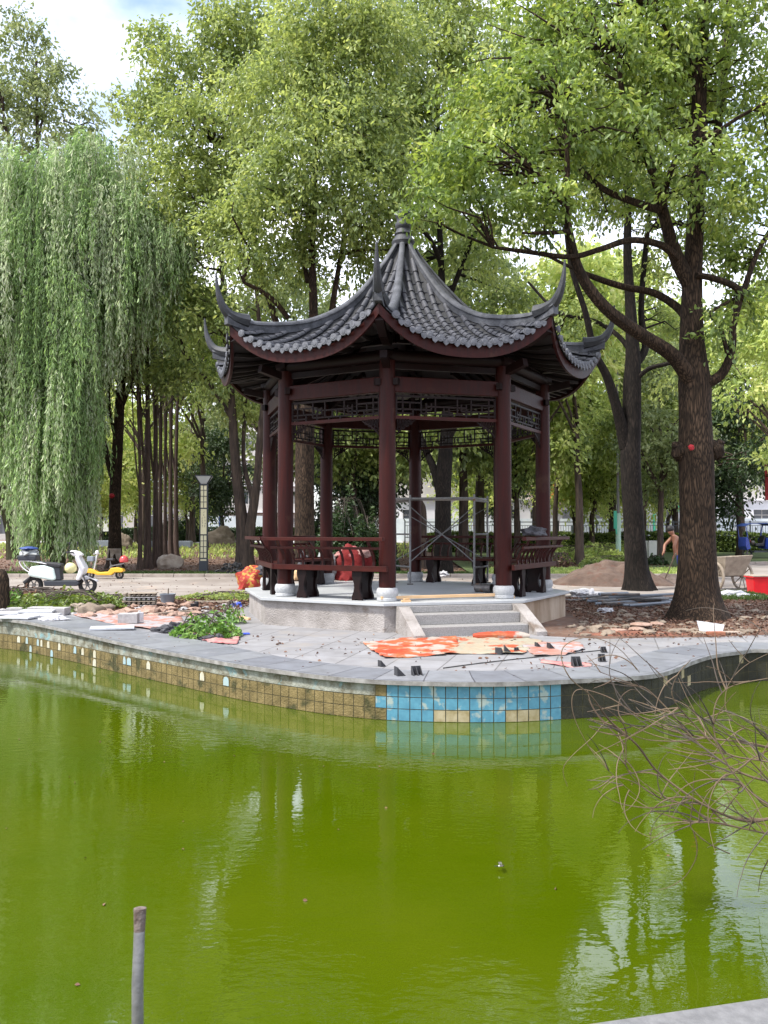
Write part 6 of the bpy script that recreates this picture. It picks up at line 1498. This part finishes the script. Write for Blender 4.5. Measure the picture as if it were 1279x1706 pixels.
mb = MB(); mb.tube([(0, 0, 0), (0, 0, hh(925 - 70))], .12, 12); mb.build('foot', mat('pale_green', (.35, .55, .45), (.45, .6, .5), 3, .6), rt, smooth=True)
mb = MB(); mb.tube([(0, 0, hh(855)), (.0, 0, hh(600))], [.07, .05], 10); mb.tube([(0, 0, hh(602)), (-.5, 0, hh(592)), (-.9, 0, hh(590))], .03, 6); mb.build('mast_tube', M['steel'], rt, smooth=True)
mb = MB(); mb.bar((-.22, -.12, hh(860)), (-.10, -.12, hh(890)), .05, .05); mb.box((-.16, -.10, hh(866)), (.14, .05, .8)); mb.build('green_banner', M['green_paint'], rt)
c = Q(1179, 900, 60); c.z = gz(c.x, c.y); rt = thing('street_lamp', 'plain pale lamp mast between the big tree and the tricycle', 'mast', c); mb = MB(); mb.tube([(0, 0, 0), (0, 0, 9.5)], [.12, .07], 12); mb.build('mast_tube', M['steel'], rt, smooth=True)
mb = MB(); mb.tube([(0, 0, 9.4), (-.8, 0, 9.8)], .05, 8); mb.box((-1.1, 0, 9.82), (.7, .2, .1)); mb.build('lamp_arm', M['steel'], rt)
# hedges (trimmed, solid leafy)
def hedge(name, label, a, b, w_, h_, n, m, size, seed):
    a = Vector((a[0], a[1], 0)); b = Vector((b[0], b[1], 0)); c = (a + b) / 2; c.z = gz(c.x, c.y); t_ = (b - a); ln = t_.length; t_.normalize(); nn_ = Vector((-t_.y, t_.x, 0)); rt = thing(name, label, 'hedge', c)
    g = np.random.default_rng(seed); u = g.uniform(-.5, .5, n) * ln; f_ = g.random(n); v = np.where(f_ < .5, -w_ / 2, g.uniform(-w_ / 2, w_ / 2, n)); z = np.where(f_ < .5, g.uniform(0.02, h_, n), h_)
    v = v + g.normal(0, .07, n); z = np.abs(z + g.normal(0, .05, n)) ; z += .05 * np.sin(u * 1.3)
    X_ = np.stack([u * t_.x + v * nn_.x, u * t_.y + v * nn_.y, z], 1)
    leaf_obj('leaves', X_, size, m, rt, None, 0, seed=seed, aspect=.6)
    mb = MB(); mb.bar(-t_ * ln / 2 + Vector((0, 0, h_ * .45)), t_ * ln / 2 + Vector((0, 0, h_ * .45)), w_ * .8, h_ * .9); mb.build('branches', mat('hedge_inner', (.02, .03, .01), rough=1), rt); return rt
hedge('hedge', 'long trimmed hedge along the street fence at the right', (2.4, 46.3), (33, 46.3), 1.0, 1.0, 26000, M['leaf_hedge'], .13, 90)
hedge('hedge', 'lower dark hedge across the far road at the left', (-28, 75.5), (-6, 75.5), 1.2, 1.1, 9000, M['leaf_dark'], .22, 91)
for i, (x, y, rx, h_, kk, lab) in enumerate(((985, 938, 2.2, .95, 'leaf_far', 'large rounded bed of light green shrubs right of the pavilion'), (940, 930, 1.6, .8, 'leaf_mid', 'green shrubs close to the right pavilion column'), (1020, 945, 1.4, .6, 'leaf_mid', 'low dark green shrubs in front of the green mast'), (1092, 942, .55, .55, 'leaf_dark', 'small dark bush at the kerb corner below the cabinet'), (1010, 928, 2.2, .9, 'leaf_far', 'green shrubs in front of the hedge by the green mast'))):
    leafpile('shrub', lab, 'shrub', P(x, y), (rx, rx * .55, h_), int(2400 * rx), M[kk], .13, 95 + i, 10)
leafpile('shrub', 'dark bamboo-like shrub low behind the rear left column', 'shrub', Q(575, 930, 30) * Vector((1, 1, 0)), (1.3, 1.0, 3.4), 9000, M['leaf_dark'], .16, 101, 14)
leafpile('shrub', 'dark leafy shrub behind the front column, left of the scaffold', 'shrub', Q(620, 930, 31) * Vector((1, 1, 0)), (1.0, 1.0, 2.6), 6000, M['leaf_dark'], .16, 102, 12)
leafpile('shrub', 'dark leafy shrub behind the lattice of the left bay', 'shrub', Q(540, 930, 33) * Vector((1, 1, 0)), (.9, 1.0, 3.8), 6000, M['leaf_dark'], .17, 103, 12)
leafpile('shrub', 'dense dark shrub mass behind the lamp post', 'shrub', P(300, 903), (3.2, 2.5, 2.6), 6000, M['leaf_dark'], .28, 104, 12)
leafpile('shrub', 'small pot-like tuft of dry stalks on the dirt right of the bench', 'shrub', P(930, 948), (.8, .5, .8), 700, M['litter'], .11, 105, 20)
# street fence
c = Vector((16, 48.2, gz(16, 48.2))); fn = thing('street_fence', 'low dark metal railing along the street behind the hedge', 'fence', c)
for i in range(15):
    x0_ = -14.8 + i * 2.2
    mb = MB(); mb.box((x0_, 0, .85), (.07, .07, 1.7)); mb.build('fence_post', M['fence_metal'], fn)
    mb = MB()
    for z in (.75, 1.62): mb.box((x0_ + 1.1, 0, z), (2.12, .04, .05))
    mb.box((x0_ + 1.1, 0, 1.42), (2.12, .03, .03))
    for j in range(14): mb.box((x0_ + .14 + j * .148, 0, 1.05), (.02, .02, .72))
    mb.build('railing_panel', M['fence_metal'], fn)
# white street building, windows and upper floors
def building(name, label, x0, x1, y, z0_, floors, bays, winw, winh, sill, parts=None, band=None, deep=9):
    rt = thing(name, label, 'building', ((x0 + x1) / 2, y, z0_)); w_ = x1 - x0; fh = floors[0]; zz = 0
    for fi, (fhh, wm_) in enumerate(floors):
        mb = MB(); bw = w_ / bays; pw_ = (bw - winw)
        zb = zz + sill; zt = zb + winh
        mb.box((0, deep / 2 + .25, zz + fhh / 2), (w_, deep, fhh))            # inner body
        mb.box((0, .12, zz + sill / 2), (w_, .25, sill)); mb.box((0, .12, (zt + zz + fhh) / 2), (w_, .25, fhh - sill - winh))
        for b in range(bays + 1):
            xx = -w_ / 2 + b * bw; ww = pw_ if 0 < b < bays else pw_ / 2; xo = 0 if 0 < b < bays else (pw_ / 4 if b == 0 else -pw_ / 4)
            mb.box((xx + xo, .12, (zb + zt) / 2), (ww, .246, winh))
        mb.build('wall', wm_, rt)
        for b in range(bays):
            xx = -w_ / 2 + (b + .5) * bw; mb = MB(); mb.box((xx, .18, (zb + zt) / 2), (winw, .04, winh)); wi = mb.build('window', M['glass'], rt)
            mb = MB(); 
            for q_ in (-.5, 0, .5): mb.box((xx + q_ * (winw - .06), .145, (zb + zt) / 2), (.06, .04, winh))
            mb.box((xx, .14, zt - winh * .3), (winw - .1, .03, .05)); mb.build('frame', M['wall_grey'], wi)
        mb = MB(); mb.box((0, .0, zz + fhh - .06), (w_ + .3, .55, .12)); mb.build('ledge', M['wall_white'], rt)
        zz += fhh
    return rt, zz
GZ = .65
rt, zz = building('white_building', 'long white two storey building across the street at the right', 1.0, 42, 72, GZ, [(3.6, M['wall_white']), (3.4, M['wall_grey'])], 15, 1.5, 1.5, 1.2)
mb = MB(); mb.box((-17 + 11.5, -.35, 4.9), (6.4, .5, 3.0)); mb.box((-17 + 11.5, -.62, 3.75), (6.4, .06, .2)); mb.build('orange_panel', M['orange'], rt)
mb = MB()
for i in range(9): mb.box((-19 + i * 4.8, -2.4, .95), (4.6, .08, 1.9))
mb.build('lower_hoarding', M['panel_pale'], rt)
for k in range(2):
    c = Q(1090 + k * 38, 880, 66); c = Vector((c.x, 66, GZ)); mb = MB(); mb.tube(catmull([(0, 0, 0), (0, 0, 2.2), (.25, 0, 2.9), (.8, 0, 3.1), (1.5, 0, 3.1)], 4), .11, 8)
    tag(mb.build('green_arch', M['green_paint'], smooth=True, loc=c), ('left' if k == 0 else 'right') + ' one of two green curved pipes in front of the white building', 'arch')
c = Vector((Q(1278, 800, 40).x, 40, gz(20, 40))); rt = thing('banner_post', 'narrow red vertical banner on a post at the right edge of the photo', 'banner', c); mb = MB(); mb.tube([(.35, 0, 0), (.35, 0, 5.2)], .04, 8); mb.build('post', M['steel'], rt); mb = MB(); mb.box((.05, 0, 3.9), (.32, .03, 2.2)); mb.build('cloth', M['red_cloth'], rt)
# left background
rt, zz = building('park_pavilion_building', 'pale low building with dark openings behind the willow trunks', -46, -22, 84, GZ, [(4.6, M['wall_grey'])], 7, 2.2, 2.6, .6)
for k, (px, lab) in enumerate(((22, 'left red banner hanging on the pale building'), (52, 'right red banner hanging on the pale building'))):
    c = Q(px, 835, 83.3); mb = MB(); mb.box((0, 0, 0), (1.1, .05, 1.9 - .4 * k)); tag(mb.build('red_banner', M['red_cloth'], loc=c, bevel=.01), lab, 'banner')
building('apartment_block', 'pale grey apartment block glimpsed above the pointed rock', -22, -9, 96, GZ, [(3.1, M['wall_brick'])] + [(3.0, M['wall_grey'])] * 4, 5, 1.3, 1.4, .9)
c = Vector((Q(385, 880, 79).x, 79, GZ)); rt = thing('hoarding', 'pale blue panelled hoarding behind the pointed rock', 'hoarding', c)
for i in range(3): mb = MB(); mb.box((-2.2 + i * 2.2, 0, 1.3), (2.15, .06, 2.0)); mb.build('panel', M['panel_pale'], rt)
mb = MB()
for i in range(4): mb.box((-3.3 + i * 2.2, -.02, 1.4), (.09, .09, 2.8))
mb.build('frame', M['sign_blue'], rt)
c = Vector((Q(175, 870, 70).x, 70, GZ)); rt = thing('notice_board', 'small pale notice board on the far verge behind the red ball trunk', 'board', c); mb = MB(); mb.box((0, 0, 1.3), (1.5, .06, .9)); mb.build('panel', M['box_grey'], rt); mb = MB(); mb.box((-.6, .05, .9), (.07, .07, 1.8)); mb.box((.6, .05, .9), (.07, .07, 1.8)); mb.build('legs', M['steel_dark'], rt)
# ================================================================ foreground: pipe, dry vine, dragonfly
c = Q(229, 1790, 2.98); pz = Q(233, 1513, 3.06); rt = thing('pipe_post', 'grey metal pipe with a rusty capped top sticking out of the water in front', 'pipe', (c.x, c.y, WATER - .3))
o0 = Vector((c.x, c.y, WATER - .3)); p1 = pz - o0; k_ = Q(232, 1552, 3.05) - o0
mb = MB(); mb.tube([Vector((-.012, 0, 0)), Vector((.0, 0, .36)), (Q(229, 1640, 3.0) - o0), k_], [.0205, .0205, .0205, .0195], 24, wob=.03); mb.build('tube', M['steel'], rt, smooth=True)
mb = MB(); mb.tube([k_, k_ + (p1 - k_) * .5, p1], [.0195, .021, .0225], 24); mb.build('rusty_end', mat('rusty_wood', (.07, .045, .035), (.17, .14, .125), 30, .9, .5, 80), rt, smooth=True)
vr = thing('dry_vine', 'tangle of bare brown vine stems reaching over the water from the right', 'vine', Q(1420, 1330, 4.2))
vo = Vector(vr.location); g = random.Random(21); VM = MB(); VD = MB(); ribs = []
main = [
 [(1420, 1330, 4.2, 9), (1330, 1350, 4.2, 7), (1250, 1368, 4.15, 6), (1180, 1345, 4.1, 5), (1100, 1290, 4.1, 5), (1060, 1240, 4.0, 4.5), (1015, 1200, 4.0, 4), (985, 1160, 3.9, 3), (950, 1130, 3.8, 2.5), (935, 1095, 3.8, 2), (945, 1072, 3.8, 2), (985, 1062, 3.8, 1.5), (1030, 1080, 3.8, 1.5), (1065, 1120, 3.85, 1.2)],
 [(1420, 1330, 4.2, 9), (1330, 1310, 4.3, 6), (1240, 1290, 4.3, 5), (1165, 1240, 4.3, 4.5), (1120, 1190, 4.3, 4), (1080, 1150, 4.3, 3), (1055, 1140, 4.3, 2), (1000, 1120, 4.3, 1.5)],
 [(1420, 1330, 4.2, 8), (1340, 1270, 4.4, 5), (1260, 1240, 4.4, 4), (1180, 1230, 4.4, 4), (1110, 1215, 4.3, 3.5), (1060, 1190, 4.2, 3), (1010, 1160, 4.2, 2.5), (960, 1150, 4.2, 2), (955, 1190, 4.2, 1.6), (985, 1250, 4.2, 1.5), (1030, 1300, 4.2, 1.3), (1080, 1342, 4.2, 1.1)],
 [(1420, 1330, 4.2, 6), (1300, 1275, 4.0, 4), (1210, 1255, 4.0, 3.5), (1150, 1200, 4.0, 3), (1120, 1160, 3.9, 2.5), (1128, 1125, 3.9, 2), (1150, 1100, 3.9, 1.3)],
 [(1420, 1330, 4.2, 6), (1310, 1350, 3.9, 4), (1240, 1310, 3.9, 3.5), (1195, 1240, 3.9, 3), (1190, 1180, 3.9, 2.5), (1215, 1145, 3.9, 2), (1279, 1130, 3.9, 1.5)],
 [(1420, 1330, 4.2, 7), (1340, 1395, 4.1, 4), (1260, 1385, 4.1, 3.5), (1190, 1370, 4.1, 3.2), (1150, 1375, 4.1, 2.5), (1180, 1405, 4.1, 2), (1215, 1422, 4.1, 1.2)],
 [(1420, 1330, 4.2, 5), (1300, 1240, 4.5, 3), (1220, 1200, 4.5, 2.5), (1210, 1150, 4.5, 2), (1240, 1110, 4.5, 1.5), (1300, 1080, 4.5, 1)],
 [(1170, 1340, 4.1, 3), (1100, 1330, 4.1, 2.5), (1050, 1290, 4.1, 2), (1040, 1240, 4.1, 1.6), (1075, 1210, 4.1, 1.3)],
 [(1150, 1240, 4.3, 3), (1090, 1225, 4.3, 2.5), (1020, 1200, 4.3, 2), (985, 1230, 4.3, 1.6), (940, 1275, 4.3, 1.3), (945, 1310, 4.3, 1)],
]
for pl in main:
    P3 = catmull([Q(a, b, d_) - vo for a, b, d_, _ in pl], 6); rr = resamp([w_ * 3.2 / F / 2 for *_, w_ in pl], 6); VM.tube(P3, rr, 6, caps=False); ribs.append(P3)
for i in range(95):
    rb = g.choice(ribs); j = g.randrange(len(rb) // 5, len(rb)); p = rb[j].copy(); a = g.uniform(0, 6.28); dv = Vector((g.uniform(-1, .3), g.uniform(-.5, .5), g.uniform(-.4, .8))).normalized(); cu = g.gauss(0, .14); pts = [p.copy()]; st_l = g.uniform(.025, .06)
    axis = Vector((g.uniform(-.3, .3), 1, g.uniform(-.3, .3))).normalized()
    for k in range(g.randrange(5, 12)):
        dv = Matrix.Rotation(cu + g.uniform(-.12, .12), 3, axis) @ dv; p = p + dv * st_l; 
        wq = p + vo
        if wq.z < WATER + .03 or wq.x / wq.y * F + W0 / 2 < 975: break
        pts.append(p.copy())
    if len(pts) > 3: (VM if i % 3 else VD).tube(catmull(pts, 2), [.0034 * (1 - .75 * k / (2 * len(pts))) for k in range(2 * (len(pts) - 1) + 1)], 5, caps=False)
for i in range(70):
    rb = g.choice(ribs[:7]); j = g.randrange(2, int(len(rb) * .62)); p = rb[j].copy(); dv = Vector((g.uniform(-1, -.2), g.uniform(-.5, .5), g.uniform(-.5, .7))).normalized(); cu = g.gauss(0, .09); pts = [p.copy()]
    for k in range(g.randrange(6, 13)):
        dv = Matrix.Rotation(cu + g.uniform(-.12, .12), 3, 'Y') @ dv; p = p + dv * .045
        wq = p + vo
        if wq.z < WATER + .03 or wq.x / wq.y * F + W0 / 2 < 975: break
        pts.append(p.copy())
    if len(pts) > 3: (VM if i % 2 else VD).tube(catmull(pts, 2), [.0045 * (1 - .8 * k / (2 * len(pts))) for k in range(2 * (len(pts) - 1) + 1)], 5, caps=False)
VM.build('stems', M['twig'], vr, smooth=True); VD.build('dark_stems', M['twig_dark'], vr, smooth=True)
c = P(834, 1452, WATER); c.z += .03; df = thing('dragonfly', 'tiny dragonfly with a white band hovering over the green water', 'dragonfly', c)
mb = MB(); mb.tube([(-.035, 0, 0), (-.01, 0, 0), (.0, 0, .002), (.012, 0, .002), (.018, 0, .002)], [.002, .003, .005, .005, .004], 8); bdy = mb.build('body', M['black'], df, smooth=True)
mb = MB(); mb.tube([(-.014, 0, 0), (-.004, 0, .001)], [.0042, .0052], 8); mb.build('white_band', M['box_grey'], bdy)
for s in (-1, 1):
    for x in (.004, -.006): mb = MB(); mb.plate([(x, 0, .004), (x + .006, s * .015, .008), (x + .002, s * .034, .011), (x - .005, s * .028, .009)], (0, 0, .0004)); mb.build('wing', M['steel_dark'], df)
